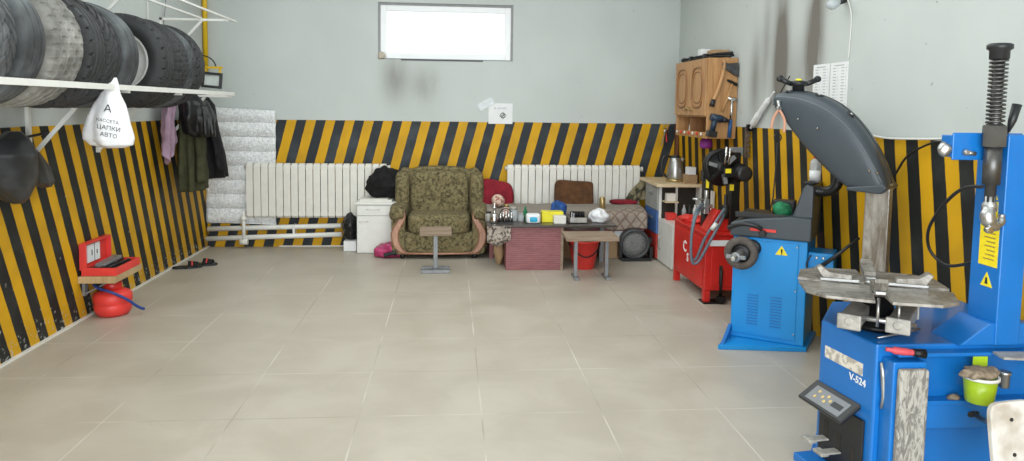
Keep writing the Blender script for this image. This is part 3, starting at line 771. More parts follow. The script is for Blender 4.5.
def pedestal_stool():
    t = thing('pedestal_stool', 'low stool with tilted brown board seat on grey metal post before armchair', 'stool', (-.13, 6.68, 0))
    part('seat', MB().at((-.135, 6.68, .372), rx=.10, rz=.02).bx(-.145, .145, -.12, .12, -.014, .014), M_BOARD, t, .005)
    part('post', MB().bx(-.155, -.115, 6.66, 6.70, .03, .36), M_GREYM, t, .003)
    part('base', MB().bx(-.265, -.005, 6.58, 6.62, .0, .03).bx(-.265, -.005, 6.73, 6.77, 0, .03).bx(-.155, -.115, 6.62, 6.73, .0, .03), M_GREYM, t, .004)
pedestal_stool()

# ------------------------------------------------------------------ couch, table and what lies on them
def couch():
    t = thing('couch', 'low couch under a grey patterned blanket below the right radiator', 'couch', (1.25, 7.45, 0))
    def f(u, v):
        x = .36+1.61*u
        if v < .3: y = 7.155+.01*math.sin(u*30); z = .31+.15*(v/.3)
        else: y = 7.155+.60*(v-.3)/.7; z = .46+.035*math.sin((v-.3)/.7*PI)+.02
        if .24 < v < .36: z -= .008
        return (x, y+.006*noise.noise(Vector((u*20, v*10, 0))), z+.008*noise.noise(Vector((u*16, v*9, 4)))-.012*math.sin(u*25)*(v < .15))
    part('blanket', MB().grid(f, 80, 40, .015), M_BLANK, t)
    part('mattress', MB().bx(.37, 1.96, 7.18, 7.76, .33, .455), M_BROWNC, t, .02)
    part('frame', MB().bx(.38, 1.95, 7.19, 7.76, .285, .33), M_MAROON, t)
    for x in (.39, 1.16, 1.90):
        part('leg', MB().bx(x, x+.045, 7.25, 7.72, .0, .285), M_MAROON, t, .003)
    solo('pillow', MB().at((.46, 7.66, .60), ry=.12, rx=-.35).super((0, 0, 0), (.42, .16, .30), .6, 36, .12, 6), M_REDC, 'dark crimson pillow between armchair and right radiator', 'pillow')
    solo('rolled_cushion', MB().at((.475, 7.33, .575), rx=.1).super((0, 0, 0), (.13, .15, .12), .9, 30, .15, 12), M_FLORAL, 'small pink floral cushion in front of the crimson pillow', 'cushion')
    solo('pillow', MB().at((1.31, 7.66, .605), rx=-.28, ry=.04).super((0, 0, 0), (.41, .13, .27), .22, 40, .06, 7), M_BROWNC, 'brown cushion standing against the right radiator', 'pillow')
    solo('folded_cloth', MB().at((1.84, 7.58, .53)).super((0, 0, 0), (.30, .15, .05), .6, 26, .25, 12), M_REDC, 'crimson folded cloth on the right end of couch', 'cloth')
    solo('draped_rag', MB().loft([(2.08, 7.70, .78, .03, .03), (2.07, 7.69, .72, .06, .05), (2.02, 7.68, .63, .09, .06), (1.99, 7.66, .55, .10, .08)], 5, .25, 40, 3, 5), mat('camouflage', (.20, .17, .10), .9, scale=14, col2=(.035, .035, .02), mix=(.42, .5)), 'camouflage rag hanging beside the drawers at the right radiator end', 'rag')
    solo('cardboard_box', MB().bx(1.50, 1.72, 7.22, 7.5, 0.002, .27), M_CARD, 'brown cardboard box under couch left of the round black fan', 'box', bv=.003)
    solo('paper_sheet', MB().at((1.70, 7.20, .26), rz=.12, ry=.35).bx(-.055, .045, -.004, 0, -.04, .04), M_WHITE2, 'crumpled white paper stuck at the corner of cardboard box', 'paper')
    solo('cardboard_box', MB().bx(1.13, 1.27, 7.24, 7.5, 0.002, .26), M_CARD, 'narrow brown box under couch behind the red bucket', 'box', bv=.003)
    solo('orange_box', MB().bx(.99, 1.12, 7.22, 7.45, 0.002, .275), M_ORANGE, 'orange box under couch right of maroon panel', 'box', bv=.003)
    t = thing('round_fan', 'round black fan housing with grey mesh disc under the couch', 'fan', (1.85, 7.13, 0))
    M_FAN = mat('fan_plastic', (.05, .052, .055), .45)
    c = (1.84, 7.15, .165)
    part('ring', MB().lathe([(.125, -.05), (.15, -.05), (.155, -.03), (.155, .06), (.13, .07), (.125, .06)], 44, c, 'y', close=True), M_FAN, t)
    part('grille', MB().lathe([(.002, -.03), (.06, -.036), (.126, -.03), (.126, .01), (.002, .01)], 36, c, 'y'), mat('grey_mesh', (.26, .26, .25), .6, scale=120, col2=(.07, .07, .07)), t)
    part('foot', MB().bx(1.70, 2.0, 7.06, 7.20, 0, .03).bx(1.68, 1.71, 7.09, 7.18, .03, .14).bx(1.99, 2.02, 7.09, 7.18, .03, .14), M_BLACKP, t, .004)
    for dx in (-.155, .155):
        part('lug', MB().at((c[0]+dx, 7.13, .20)).bx(-.018, .018, -.02, .02, -.03, .03), M_BLACKP, t, .004)
couch()
def table():
    t = thing('table', 'low table with dark top over a maroon boxed pedestal', 'table', (.8, 6.95, 0))
    part('table_top', MB().bx(.335, 1.55, 6.66, 7.13, .408, .43), M_TABTOP, t, .004)
    part('pedestal', MB().bx(.515, 1.045, 6.70, 7.10, 0, .406), M_MAROON, t, .003)
    part('edge_post', MB().bx(1.028, 1.052, 6.693, 6.70, .0, .406), M_BOARD, t)
    part('leg', MB().bx(1.47, 1.51, 7.05, 7.09, 0, .408), M_GREYM, t)
    def f(u, v): return (.335+.22*u, 6.645+.02*math.sin(u*9)+.01*math.sin(v*7), .425-.19*v*(1-.5*abs(u-.4)) )
    solo('table_cloth', MB().grid(f, 20, 14, .004), M_FLORALG, 'patterned grey cloth hanging off the left end of table', 'cloth')
    solo('small_sack', MB().blob((.47, 6.96, .13), (.10, .14, .26), .25, 11, 4, 30, -.128), M_CARD, 'brownish sack on floor at the left side of maroon pedestal', 'sack')
    Z = .4305
    # steel sprayer
    t = thing('steel_sprayer', 'chrome sprayer flask at the left end of table', 'flask', (.41, 6.80, Z))
    part('body', MB().lathe([(.036, 0), (.04, .01), (.04, .05), (.03, .075), (.02, .09)], 26, (.41, 6.80, Z)), M_CHROME, t)
    part('neck', MB().lathe([(.02, .09), (.014, .10), (.014, .135), (.02, .14), (.02, .15), (.006, .155), (.006, .19)], 20, (.41, 6.80, Z)), M_CHROME, t)
    def jar(x, y, r, h, m1, m2, lab):
        t = thing('jar', lab, 'jar', (x, y, Z), 0, 'small jars on the table')
        part('glass_body', MB().lathe([(r*.9, 0), (r, .006), (r, h*.75), (r*.75, h*.85), (r*.75, h*.87)], 22, (x, y, Z)), m1, t)
        part('lid', MB().lathe([(r*.82, h*.87), (r*.82, h), (r*.7, h*1.02)], 22, (x, y, Z)), m2, t)
    jar(.36, 6.90, .032, .09, M_ALU, M_BLACKP, 'grey metal jar behind the chrome sprayer flask')
    jar(.60, 6.93, .045, .13, M_CLEARP, M_ALU, 'large cloudy glass jar behind the chrome pliers set')
    jar(.535, 6.97, .03, .15, M_FLORAL, M_BRASS, 'patterned tall jar left of the cloudy glass jar')
    jar(.67, 6.90, .03, .075, M_CLEARP, M_CLEARP, 'small clear tub left of the blue and white pack')
    # wire tool rack
    t = thing('tool_stand', 'chrome tool stand with upright sockets on left part of table', 'tool stand', (.51, 6.80, Z))
    m = MB().bx(.455, .585, 6.76, 6.84, Z, Z+.012)
    part('base', m, M_BLACKM, t)
    for k in range(5):
        x = .468+k*.026
        part('socket', MB().lathe([(.010, .012), (.010, .07+.012*(k % 2)), (.007, .075+.012*(k % 2)), (.007, .09+.012*(k % 3))], 12, (x, 6.79+.015*(k % 2), Z)), M_CHROME, t)
    part('arch_handle', MB().tube([(.455, 6.84, Z+.01), (.47, 6.84, Z+.10), (.52, 6.84, Z+.13), (.57, 6.84, Z+.10), (.585, 6.84, Z+.01)], .005, 8, spline=True), M_BLACKP, t)
    t = thing('tissue_pack', 'white tissue pack with cyan oval window on the table', 'pack', (.78, 6.80, Z))
    part('body', MB().super((.775, 6.80, Z+.045), (.135, .11, .09), .4, 28), M_WHITE2, t)
    part('cyan_window', MB().super((.775, 6.752, Z+.04), (.075, .02, .05), .5, 20), M_CYAN, t)
    solo('green_bottle', MB().lathe([(.02, 0), (.022, .005), (.022, .08), (.010, .10), (.010, .125), (.006, .13)], 18, (.72, 6.98, Z)), M_GREEN, 'small green bottle behind the white tissue pack', 'bottle')
    solo('yellow_box', MB().bx(.865, 1.07, 6.83, 6.95, Z, Z+.10), M_YELLOW, 'bright yellow box in the middle of table', 'box', bv=.004)
    solo('white_box', MB().bx(.965, 1.08, 6.73, 6.82, Z, Z+.075), M_CREAM, 'pale white box in front of the yellow box', 'box', bv=.006)
    solo('blue_rag', MB().blob((1.05, 7.04, Z+.09), (.15, .12, .19), .4, 14, 3, 34, -.088), M_BLUEC, 'blue and white crumpled rag behind the yellow box', 'rag')
    t = thing('socket_tray', 'grey metal tray holding black wire coils on the table', 'tray', (1.2, 6.82, Z))
    part('tray', MB().bx(1.115, 1.29, 6.76, 6.90, Z, Z+.008).bx(1.115, 1.29, 6.76, 6.766, Z, Z+.055).bx(1.115, 1.121, 6.76, 6.90, Z, Z+.055).bx(1.284, 1.29, 6.76, 6.90, Z, Z+.055), M_ALU, t)
    for k in range(5):
        part('coil', MB().lathe([(.020, -.012), (.030, -.012), (.030, .012), (.020, .012)], 18, (1.15+k*.027, 6.84, Z+.075), 'x', close=True), M_BLACKM, t)
    part('clip', MB().bx(1.13, 1.14, 6.75, 6.756, Z+.02, Z+.11).bx(1.15, 1.16, 6.75, 6.756, Z+.02, Z+.10), M_STEEL, t)
    solo('plastic_bag', MB().blob((1.42, 6.86, Z+.06), (.19, .16, .14), .35, 13, 7, 40, -.058), M_BAG, 'crumpled translucent white bag at the right end of table', 'bag')
    solo('gold_tin', MB().lathe([(.028, 0), (.032, .005), (.032, .11), (.026, .118), (.026, .125)], 22, (1.54, 7.30, .492)), M_BRASS, 'gold tin can standing on couch behind the white bag', 'tin')
table()
def bench():
    t = thing('bench', 'small bench with worn board seat on two grey metal legs', 'bench', (1.25, 6.38, 0))
    part('seat_board', MB().at((1.245, 6.39, .375), rx=.05).bx(-.235, .235, -.14, .14, -.016, .016), M_BOARD, t, .004)
    for x in (1.115, 1.395):
        part('leg', MB().bx(x-.016, x+.016, 6.36, 6.40, .02, .36), M_GREYM, t, .003)
        part('foot', MB().bx(x-.02, x+.02, 6.27, 6.49, 0, .022), M_GREYM, t, .003)
bench()
def bucket():
    t = thing('bucket', 'red plastic bucket behind the small bench', 'bucket', (1.265, 6.78, 0))
    c = (1.265, 6.80, 0)
    part('pail', MB().lathe([(.098, 0), (.102, .005), (.145, .255), (.155, .258), (.155, .27), (.142, .27), (.095, .015), (.001, .015)], 40, c), M_REDP, t)
    pts = [(c[0]-.152, 6.80, .25)]+[(c[0]+.155*math.cos(a), 6.80+.152*math.sin(a), .13+.12*abs(math.cos(a))**2) for a in [PI+k*PI/8 for k in range(1, 8)]]+[(c[0]+.152, 6.80, .25)]
    part('handle', MB().tube(pts, .006, 8, spline=True), M_BLACKM, t)
bucket()

# ------------------------------------------------------------------ work desk on right
def desk():
    t = thing('desk_unit', 'work desk with grey, blue and red drawers under a pale worktop', 'desk', (2.25, 7.3, 0))
    part('worktop', MB().prism([(2.03, 7.72), (2.01, 7.0), (2.07, 6.96), (2.47, 6.96), (2.47, 7.72)], .755, .785), M_PLY, t, .004)
    part('carcass', MB().bx(2.075, 2.46, 7.11, 7.56, .02, .754), M_WHITE, t)
    for z0, z1, mm, lb in ((.505, .745, M_DWGREY, 'grey drawer'), (.27, .50, M_DWBLUE, 'blue drawer'), (.02, .265, M_DWRED, 'red drawer')):
        d = part('drawer', MB().bx(2.055, 2.074, 7.115, 7.555, z0, z1), mm, t, .003, lb)
        zc = (z0+z1)/2+.03
        part('handle', MB().bx(2.045, 2.055, 7.27, 7.40, zc-.012, zc+.012), M_GREYM, d, .003)
    part('side_panel', MB().bx(2.44, 2.46, 6.62, 7.10, .0, .754).bx(2.23, 2.25, 7.07, 7.10, .44, .754), M_WHITE, t)
    part('low_cabinet', MB().bx(2.09, 2.438, 6.62, 7.105, .0, .43), M_WHITE, t)
    d = part('door', MB().bx(2.07, 2.089, 6.625, 7.10, .015, .43), M_WHITE, t, .003)
    part('handle', MB().tube([(2.07, 7.02, .13), (2.055, 7.02, .15), (2.05, 7.02, .20), (2.055, 7.02, .25), (2.07, 7.02, .27)], .006, 8), M_STEEL, d)
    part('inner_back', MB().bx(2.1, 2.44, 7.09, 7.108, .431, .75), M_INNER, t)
    part('inner_shelf', MB().bx(2.10, 2.23, 6.97, 7.088, .60, .612), M_PLY, t)
    solo('book_pile', MB().bx(2.12, 2.21, 7.0, 7.07, .6125, .69), M_CREAM, 'cream packet on the inner shelf under the worktop', 'packet', bv=.003)
    solo('red_carton', MB().bx(2.12, 2.21, 6.95, 7.05, .4305, .50), M_REDP, 'small red carton on the low white cabinet', 'carton', bv=.003)
    solo('red_rag', MB().blob((2.30, 6.80, .47), (.22, .24, .09), .4, 12, 6, 34, -.038), M_REDP, 'red rag lying on the low white cabinet', 'rag')
    for k, x in enumerate((2.29, 2.35, 2.40)):
        solo('dark_bottle', MB().lathe([(.02, 0), (.022, .004), (.022, .10), (.009, .13), (.009, .15)], 16, (x, 6.98+.02*(k % 2), .431)), (M_CLEARP, M_BLACKP, M_WHITE)[k], ('cloudy bottle under the worktop', 'black bottle under the worktop', 'white bottle under the worktop')[k], 'bottle')
    # kettle
    kx, ky, kz = 2.27, 7.24, .786
    t = thing('kettle', 'steel electric kettle with black handle on the pale worktop', 'kettle', (kx, ky, kz))
    part('base_ring', MB().lathe([(.085, 0), (.09, .004), (.088, .025), (.08, .03)], 30, (kx, ky, kz)), M_BRASS, t)
    part('body', MB().lathe([(.085, .03), (.088, .04), (.08, .12), (.066, .20), (.058, .235), (.05, .245)], 34, (kx, ky, kz)), M_STEEL, t)
    part('lid', MB().lathe([(.052, .244), (.05, .255), (.03, .265), (.01, .27)], 24, (kx, ky, kz)), M_BLACKP, t)
    part('handle', MB().tube([(kx-.05, ky, kz+.25), (kx-.11, ky, kz+.255), (kx-.14, ky, kz+.20), (kx-.135, ky, kz+.10), (kx-.085, ky, kz+.045)], .014, 10, spline=True), M_BLACKP, t)
    part('spout', MB().tube([(kx+.055, ky, kz+.20), (kx+.085, ky, kz+.24)], [.024, .014], 12), M_STEEL, t)
    solo('parts_box', MB().bx(2.33, 2.44, 7.05, 7.2, .786, .87), M_CARD, 'open brown cardboard box on the pale worktop', 'box', bv=.003)
    solo('white_carton', MB().bx(2.345, 2.425, 7.06, 7.15, .8705, .945), M_WHITE2, 'white carton on top of brown box on worktop', 'carton', bv=.003)
    solo('card_tray', MB().bx(2.29, 2.40, 6.975, 7.04, .786, .80).bx(2.29, 2.295, 6.975, 7.04, .8, .82).bx(2.395, 2.40, 6.975, 7.04, .8, .82), M_CARD, 'flat cardboard tray at the front edge of worktop', 'tray')
desk()
solo('corner_board', MB().bx(2.445, 2.475, 7.80, 7.86, .78, 1.36), M_BROWNP, 'narrow brown board standing in the back right corner', 'board')
def keys():
    t = thing('key_ring', 'bunch of keys hanging on striped back wall near the corner', 'keys', (2.36, 7.87, 1.1))
    part('ring', MB().lathe([(.022, -.003), (.028, -.003), (.028, .003), (.022, .003)], 20, (2.35, 7.885, 1.33), 'y', close=True), M_STEEL, t)
    for k in range(4):
        a = -.25+k*.17; m = MB().at((2.35, 7.885-.006*k, 1.305), ry=a)
        m.lathe([(.004, -.002), (.02, -.002), (.02, .002), (.004, .002)], 14, (0, 0, -.03), 'y').bx(-.006, .006, -.002, .002, -.13-.02*k, -.045)
        part('key', m, (M_BLACKP, M_REDP, M_BLACKP, M_STEEL)[k], t)
keys()

# wall cabinet
def wall_cabinet():
    x0, x1, y0, y1 = 2.212, 2.475, 6.21, 7.08
    zb, zm, zt = 1.265, 1.46, 1.965
    t = thing('wall_cabinet', 'oak wall cabinet with two panelled doors and open shelf below', 'cabinet', (2.37, 6.68, zb))
    m = MB().bx(x0, x1, y0, y0+.018, zb, zt).bx(x0, x1, y1-.018, y1, zb, zt).bx(x0, x1, y0+.018, y1-.018, zt-.018, zt)
    m.bx(x0, x1, y0+.018, y1-.018, zm-.009, zm+.009).bx(x0, x1, y0+.018, y1-.018, zb, zb+.018).bx(x1-.012, x1, y0+.018, y1-.018, zb+.018, zt-.018)
    part('carcass', m, M_OAK, t, .002)
    for a, b in ((y0+.004, (y0+y1)/2-.002), ((y0+y1)/2+.002, y1-.004)):
        d = part('door', MB().bx(x0-.018, x0-.001, a, b, zm+.003, zt-.003), M_OAK, t, .003)
        ym = (a+b)/2; hy = (b-a)/2-.07; zc = (zm+zt)/2; hz = (zt-zm)/2-.075
        pts = [(x0-.019, ym+hy*math.copysign(abs(math.cos(q))**.55, math.cos(q)), zc+hz*math.copysign(abs(math.sin(q))**.75, math.sin(q))) for q in [k*PI/16 for k in range(32)]]
        part('moulding', MB().tube(pts, .009, 8, closed=True), M_OAKD, d)
        pts = [(x0-.019, ym+(hy-.035)*math.copysign(abs(math.cos(q))**.55, math.cos(q)), zc+(hz-.04)*math.copysign(abs(math.sin(q))**.75, math.sin(q))) for q in [k*PI/16 for k in range(32)]]
        part('inner_moulding', MB().tube(pts, .005, 8, closed=True), M_OAKD, d)
        s = 1 if a < 6.5 else -1
        yk = (b-.03) if s > 0 else (a+.03)
        part('knob', MB().tube([(x0-.018, yk+s*.02, zm+.07), (x0-.035, yk, zm+.062), (x0-.035, yk-s*.05, zm+.05), (x0-.018, yk-s*.07, zm+.06)], .007, 8, spline=True), M_BRASS, d)
    part('scalloped_rail', MB().bx(x0-.004, x0+.006, y0+.02, y1-.02, zb+.018, zb+.055), M_OAK, t)
    yv = (y0+y1)/2
    part('divider', MB().bx(x0+.02, x1-.02, yv+.05, yv+.065, zb+.018, zm-.01), M_OAKD, t)
    # things in the open shelf
    solo('figurine', MB().lathe([(.03, 0), (.034, .01), (.036, .05), (.03, .085), (.012, .10), (.02, .12), (.004, .135)], 20, (2.33, 6.93, zb+.019)), M_WHITE, 'small white figurine in the open shelf of wall cabinet', 'figurine')
    solo('small_carton', MB().bx(2.34, 2.42, 6.98, 7.09, zb+.019, zb+.14), M_CARD, 'brown carton at the back of the open oak shelf', 'carton', bv=.002)
    solo('maroon_pouch', MB().blob((2.38, 6.45, zb+.075), (.10, .20, .11), .3, 14, 2, 26, -.055), M_REDC, 'maroon pouch at near end of the open oak shelf', 'pouch')
    for k in range(7):
        solo('bottle_cap', MB().lathe([(.012, -.006), (.014, 0), (.012, .006)], 10, (x0-.012, y0+.10+k*.115, zb+.036), 'x'), (M_WHITE, M_REDP)[k % 2], ('white' if k % 2 == 0 else 'red')+' round cap on the open oak shelf rail, '+('nearest', 'second nearest', 'third nearest', 'middle', 'third farthest', 'second farthest', 'farthest')[k]+' of the row', 'cap', 'caps on the oak shelf rail')
    solo('purple_cup', MB().lathe([(.05, -.05), (.06, -.02), (.055, .02), (.03, .04)], 22, (2.36, 6.62, zb-.055), 'z'), M_PURPLE, 'purple plastic bowl hanging under the oak wall cabinet', 'bowl')
    # on top
    solo('white_packet', MB().bx(2.30, 2.385, 6.66, 6.76, zt+.001, zt+.11), M_WHITE2, 'white box standing on top of the oak wall cabinet', 'box', bv=.003)
    solo('brown_packet', MB().bx(2.32, 2.46, 6.38, 6.56, zt+.001, zt+.085), M_CARD, 'brown cardboard box on top of oak wall cabinet', 'box', bv=.003)
    t = thing('folded_tripod', 'folded black tripod lying along the top of oak wall cabinet', 'tripod', (2.28, 6.6, zt))
    for k, (dx, dz) in enumerate(((0, .012), (.03, .014), (.013, .034))):
        part('leg', MB().tube([(2.42+dx*.5, 6.22, zt+dz+.012), (2.32+dx, 6.35, zt+dz+.008), (2.262+dx, 6.7, zt+dz+.004), (2.245+dx, 7.02, zt+dz)], [.012, .012, .011, .009], 10), M_BLACKM, t)
    part('head', MB().at((2.26, 7.03, zt+.026)).blob((0, 0, 0), (.06, .10, .045), .25, 24, 1, 20), M_BLACKP, t)
    part('clamp', MB().bx(2.27, 2.33, 6.50, 6.54, zt+.002, zt+.055), M_BLACKP, t, .003)
    part('clamp', MB().bx(2.24, 2.30, 6.80, 6.83, zt+.002, zt+.05), M_BLACKP, t, .003)
    # tools hung on the near side
    ys = y0-.001
    t = thing('axe', 'axe with wooden handle hanging on side of oak cabinet', 'axe', (2.33, ys, 1.5))
    part('handle', MB().tube([(2.345, ys-.018, 1.945), (2.335, ys-.018, 1.83), (2.30, ys-.018, 1.70), (2.262, ys-.018, 1.60)], [.015, .017, .017, .018], 10, spline=True), M_HANDLEW, t)
    part('grip', MB().tube([(2.262, ys-.018, 1.605), (2.245, ys-.018, 1.545)], [.019, .023], 10), M_BLACKP, t)
    part('blade', MB().prism([(2.325, 1.865), (2.33, 1.925), (2.38, 1.915), (2.468, 1.925), (2.472, 1.80), (2.42, 1.825), (2.37, 1.86)], ys-.03, ys-.006, 'xz'), mat('axe_steel', (.09, .092, .095), .45, metal=.5, var=.3, scale=30), t, .003)
    t = thing('hammer', 'small hammer with wooden handle right of the axe', 'hammer', (2.42, ys, 1.5))
    part('handle', MB().tube([(2.425, ys-.014, 1.75), (2.385, ys-.014, 1.62), (2.34, ys-.014, 1.50)], [.010, .011, .012], 10), M_HANDLEW, t)
    part('head', MB().tube([(2.375, ys-.014, 1.775), (2.40, ys-.014, 1.765), (2.44, ys-.014, 1.745), (2.465, ys-.014, 1.735)], [.006, .014, .014, .015], 10), M_BLACKM, t)
    t = thing('claw_hammer', 'steel hammer with blue grip at edge of oak cabinet', 'hammer', (2.44, ys, 1.22))
    part('shaft', MB().tube([(2.428, ys-.013, 1.60), (2.42, ys-.013, 1.42)], .011, 10), M_CHROME, t)
    part('grip', MB().tube([(2.421, ys-.013, 1.43), (2.412, ys-.013, 1.275)], [.015, .017], 10), mat('blue_grip', (.02, .10, .28), .5), t)
    part('head', MB().tube([(2.385, ys-.013, 1.617), (2.462, ys-.013, 1.605)], .016, 12), M_CHROME, t)
    t = thing('cordless_drill', 'dark blue cordless drill hanging on side of oak cabinet', 'drill', (2.35, ys, 1.27))
    mb = mat('drill_body', (.02, .04, .075), .4)
    part('motor_body', MB().tube([(2.235, ys-.035, 1.455), (2.335, ys-.035, 1.435)], [.031, .033], 14), mb, t)
    part('chuck', MB().tube([(2.335, ys-.035, 1.435), (2.375, ys-.035, 1.425), (2.40, ys-.035, 1.42)], [.027, .02, .012], 14), M_BLACKP, t)
    part('grip', MB().tube([(2.275, ys-.035, 1.44), (2.252, ys-.035, 1.335)], [.026, .023], 12), mb, t)
    part('battery', MB().at((2.245, ys-.035, 1.31), ry=.15).bx(-.04, .045, -.03, .03, -.028, .025), M_BLACKP, t, .005)
wall_cabinet()

# ------------------------------------------------------------------ red hydraulic machine
def red_machine():
    t = thing('rim_press', 'red cabinet machine with black press posts and hydraulic hoses', 'machine', (2.2, 5.9, 0))
    x0, x1, y0, y1 = 1.985, 2.36, 5.5, 6.30
    part('cabinet', MB().bx(x0, x1, y0, y1, .10, .535), M_RED, t, .006)
    part('top_plate', MB().bx(x0-.012, x1+.012, y0-.012, y1+.012, .535, .552), M_RED, t, .004)
    part('side_door', MB().bx(x0-.006, x0, y0+.05, y1-.06, .13, .50), M_RED, t, .003)
    part('front_panel', MB().bx(x0+.05, x1-.03, y0-.006, y0, .13, .44), M_RED, t, .003)
    for x in (x0, x1-.05):
        for y in (y0, y1-.05):
            part('leg', MB().prism([(x, y), (x+.05, y), (x+.05, y+.05), (x, y+.05)], 0, .10), M_RED, t, .003)
    part('foot_plate', MB().bx(x0-.01, x0+.15, y0-.03, y0+.09, 0, .012), M_BLACKM, t)
    part('label_plate', MB().bx(2.02, 2.17, y0-.008, y0-.0005, .455, .50), M_WHITE2, t, label='white paper label')
    part('lever_slot', MB().bx(2.10, 2.125, y0-.010, y0-.0065, .15, .30), M_INNER, t)
    part('foot_lever', MB().tube([(2.112, y0-.02, .06), (2.112, y0-.025, .27)], .012, 10).bx(2.08, 2.145, y0-.05, y0-.01, .012, .06), M_BLACKM, t)
    # emblem on left face
    mm = text_mb('C', .13, facing((x0-.007, 5.98, .36), (0, -1, 0), (0, 0, 1)), .001, True); part('emblem', mm, M_WHITE2, t)
    mm = text_mb('S', .10, facing((x0-.007, 5.90, .28), (0, -1, 0), (0, 0, 1)), .001, True); part('emblem', mm, M_WHITE2, t)
    # press frame
    part('press_post', MB().bx(2.065, 2.115, 5.78, 5.86, .552, 1.00), M_BLACKM, t, .004)
    part('press_post', MB().bx(2.285, 2.36, 5.78, 5.87, .552, 1.17), M_BLACKM, t, .004)
    part('cross_beam', MB().bx(2.05, 2.30, 5.80, 5.86, .93, 1.02), M_BLACKM, t, .004)
    c = (2.19, 5.77, 1.05)
    d = part('chuck_disc', MB().lathe([(.02, -.05), (.05, -.05), (.055, -.02), (.15, -.015), (.155, .0), (.15, .03), (.02, .03)], 40, c, 'y'), M_BLACKM, t)
    for k in range(6):
        a = k*PI/3+.3
        part('jaw', MB().at(c, ry=a).bx(.05, .135, -.05, -.015, -.016, .016), (M_GREYM if k % 2 else M_BLACKM), d, .003)
    part('jaw_bolt', MB().tube([(2.195, 5.71, 1.08), (2.205, 5.70, 1.22)], .010, 10).tube([(2.225, 5.71, 1.08), (2.235, 5.70, 1.21)], .009, 10), M_CHROME, d)
    part('ratchet_rod', MB().tube([(2.08, 5.72, .97), (2.05, 5.72, 1.07), (2.09, 5.73, 1.15), (2.17, 5.73, 1.19)], .014, 10, spline=True), M_BLACKM, t)
    mo = part('motor', MB().lathe([(.05, -.10), (.06, -.095), (.06, -.01), (.075, 0), (.078, .05), (.07, .10), (.04, .11)], 30, (2.335, 5.74, 1.01), 'y'), M_BLACKM, t)
    part('motor_cap', MB().lathe([(.035, -.012), (.058, -.01), (.064, 0), (.03, .0)], 26, (2.335, 5.635, 1.01), 'y'), M_BLACKP, mo)
    part('motor_arm', MB().bx(2.19, 2.32, 5.70, 5.78, .975, 1.05), M_BLACKM, t, .006)
    part('warning_sticker', MB().bx(2.20, 2.245, 5.694, 5.7, 1.01, 1.045), M_STICK, t, label='yellow sticker')
    part('warning_sticker', MB().bx(2.27, 2.305, 5.774, 5.779, .86, .91), M_STICK, t, label='yellow sticker')
    part('warning_sticker', MB().bx(2.072, 2.095, 5.774, 5.779, .88, .95), M_STICK, t, label='yellow sticker')
    part('grey_head_plate', MB().bx(2.30, 2.40, 5.84, 5.9, 1.14, 1.21), M_GREYM, t, .004)
    # red wedge and cylinder on top
    part('wedge_bracket', MB().prism([(2.02, .552), (2.20, .552), (2.20, .65), (2.14, .72), (2.11, .72)], 5.60, 5.74, 'xz'), M_RED, t, .004)
    part('hydraulic_cylinder', MB().lathe([(.028, 0), (.032, .006), (.032, .10), (.022, .11), (.014, .112), (.014, .19)], 22, (2.165, 5.58, .66)), M_BLACKM, t)
    part('pressure_valve', MB().bx(2.03, 2.07, 5.68, 5.72, .68, .80).cyl((1.97, 5.70, .74), (2.10, 5.70, .74), .016).cyl((2.05, 5.70, .80), (2.05, 5.70, .87), .018), M_STEEL, t, .003)
    part('valve_handle', MB().cyl((1.94, 5.70, .80), (2.03, 5.70, .795), .009), M_STEEL, t)
    hs = [[(2.03, 5.70, .76), (1.97, 5.62, .755), (1.91, 5.56, .69), (1.885, 5.54, .55), (1.885, 5.54, .40), (1.90, 5.54, .34), (1.93, 5.53, .36), (1.98, 5.50, .52), (2.06, 5.48, .66), (2.15, 5.56, .74)],
          [(2.03, 5.69, .73), (1.96, 5.60, .72), (1.90, 5.52, .66), (1.87, 5.50, .52), (1.875, 5.50, .36), (1.90, 5.50, .315), (1.94, 5.49, .35), (2.0, 5.45, .50), (2.07, 5.46, .62), (2.15, 5.56, .70)]]
    for h in hs: part('hydraulic_hose', MB().tube(h, .011, 10, spline=True), M_HOSEG, t)
    part('hose_cuff', MB().cyl((2.02, 5.475, .59), (2.05, 5.455, .64), .017), M_WHITE, t)
    solo('red_toolbox', MB().bx(2.21, 2.36, 5.18, 5.44, 0.001, .05), M_RED, 'flat red box on the floor beside the red machine', 'box', bv=.004)
    solo('cardboard_sheet', MB().bx(2.21, 2.37, 5.17, 5.45, .051, .07), M_CARD, 'flat cardboard lying on the flat red box', 'cardboard')
    solo('red_glove', MB().blob((2.08, 6.12, .578), (.16, .26, .055), .5, 18, 3, 40, -.025), M_REDP, 'red crumpled gloves on top of the red machine', 'gloves')
red_machine()

# tools hanging near the machine on right wall
def hanging_tools():
    # comb rack
    def comb():
        pts = [(0, 0), (.05, 0), (.05, .36), (.03, .40), (0, .40)]
        teeth = []
        m = MB().at((2.455, 5.92, 1.12), rz=0).bx(-.008, .008, -.02, .02, 0, .26)
        for k in range(6): m.bx(-.008, .008, -.06, -.02, .01+k*.042, .032+k*.042)
        return m
    solo('toothed_bracket', comb(), mat('rusty_brown', (.12, .085, .06), .8), 'brown toothed metal bracket hanging on right wall by the machine', 'bracket')
    solo('air_gun_cone', MB().tube([(2.455, 5.84, 1.37), (2.45, 5.74, 1.44), (2.45, 5.60, 1.54), (2.46, 5.44, 1.66)], [.010, .028, .022, .006], 14, spline=True), M_BAG, 'white tapered plastic cone slanting on right wall near the toothed bracket', 'cone')
    solo('wall_hook', MB().bx(2.44, 2.479, 5.86, 5.90, 1.345, 1.40), M_BLACKM, 'black hook on right wall below the white cone', 'hook')
hanging_tools()

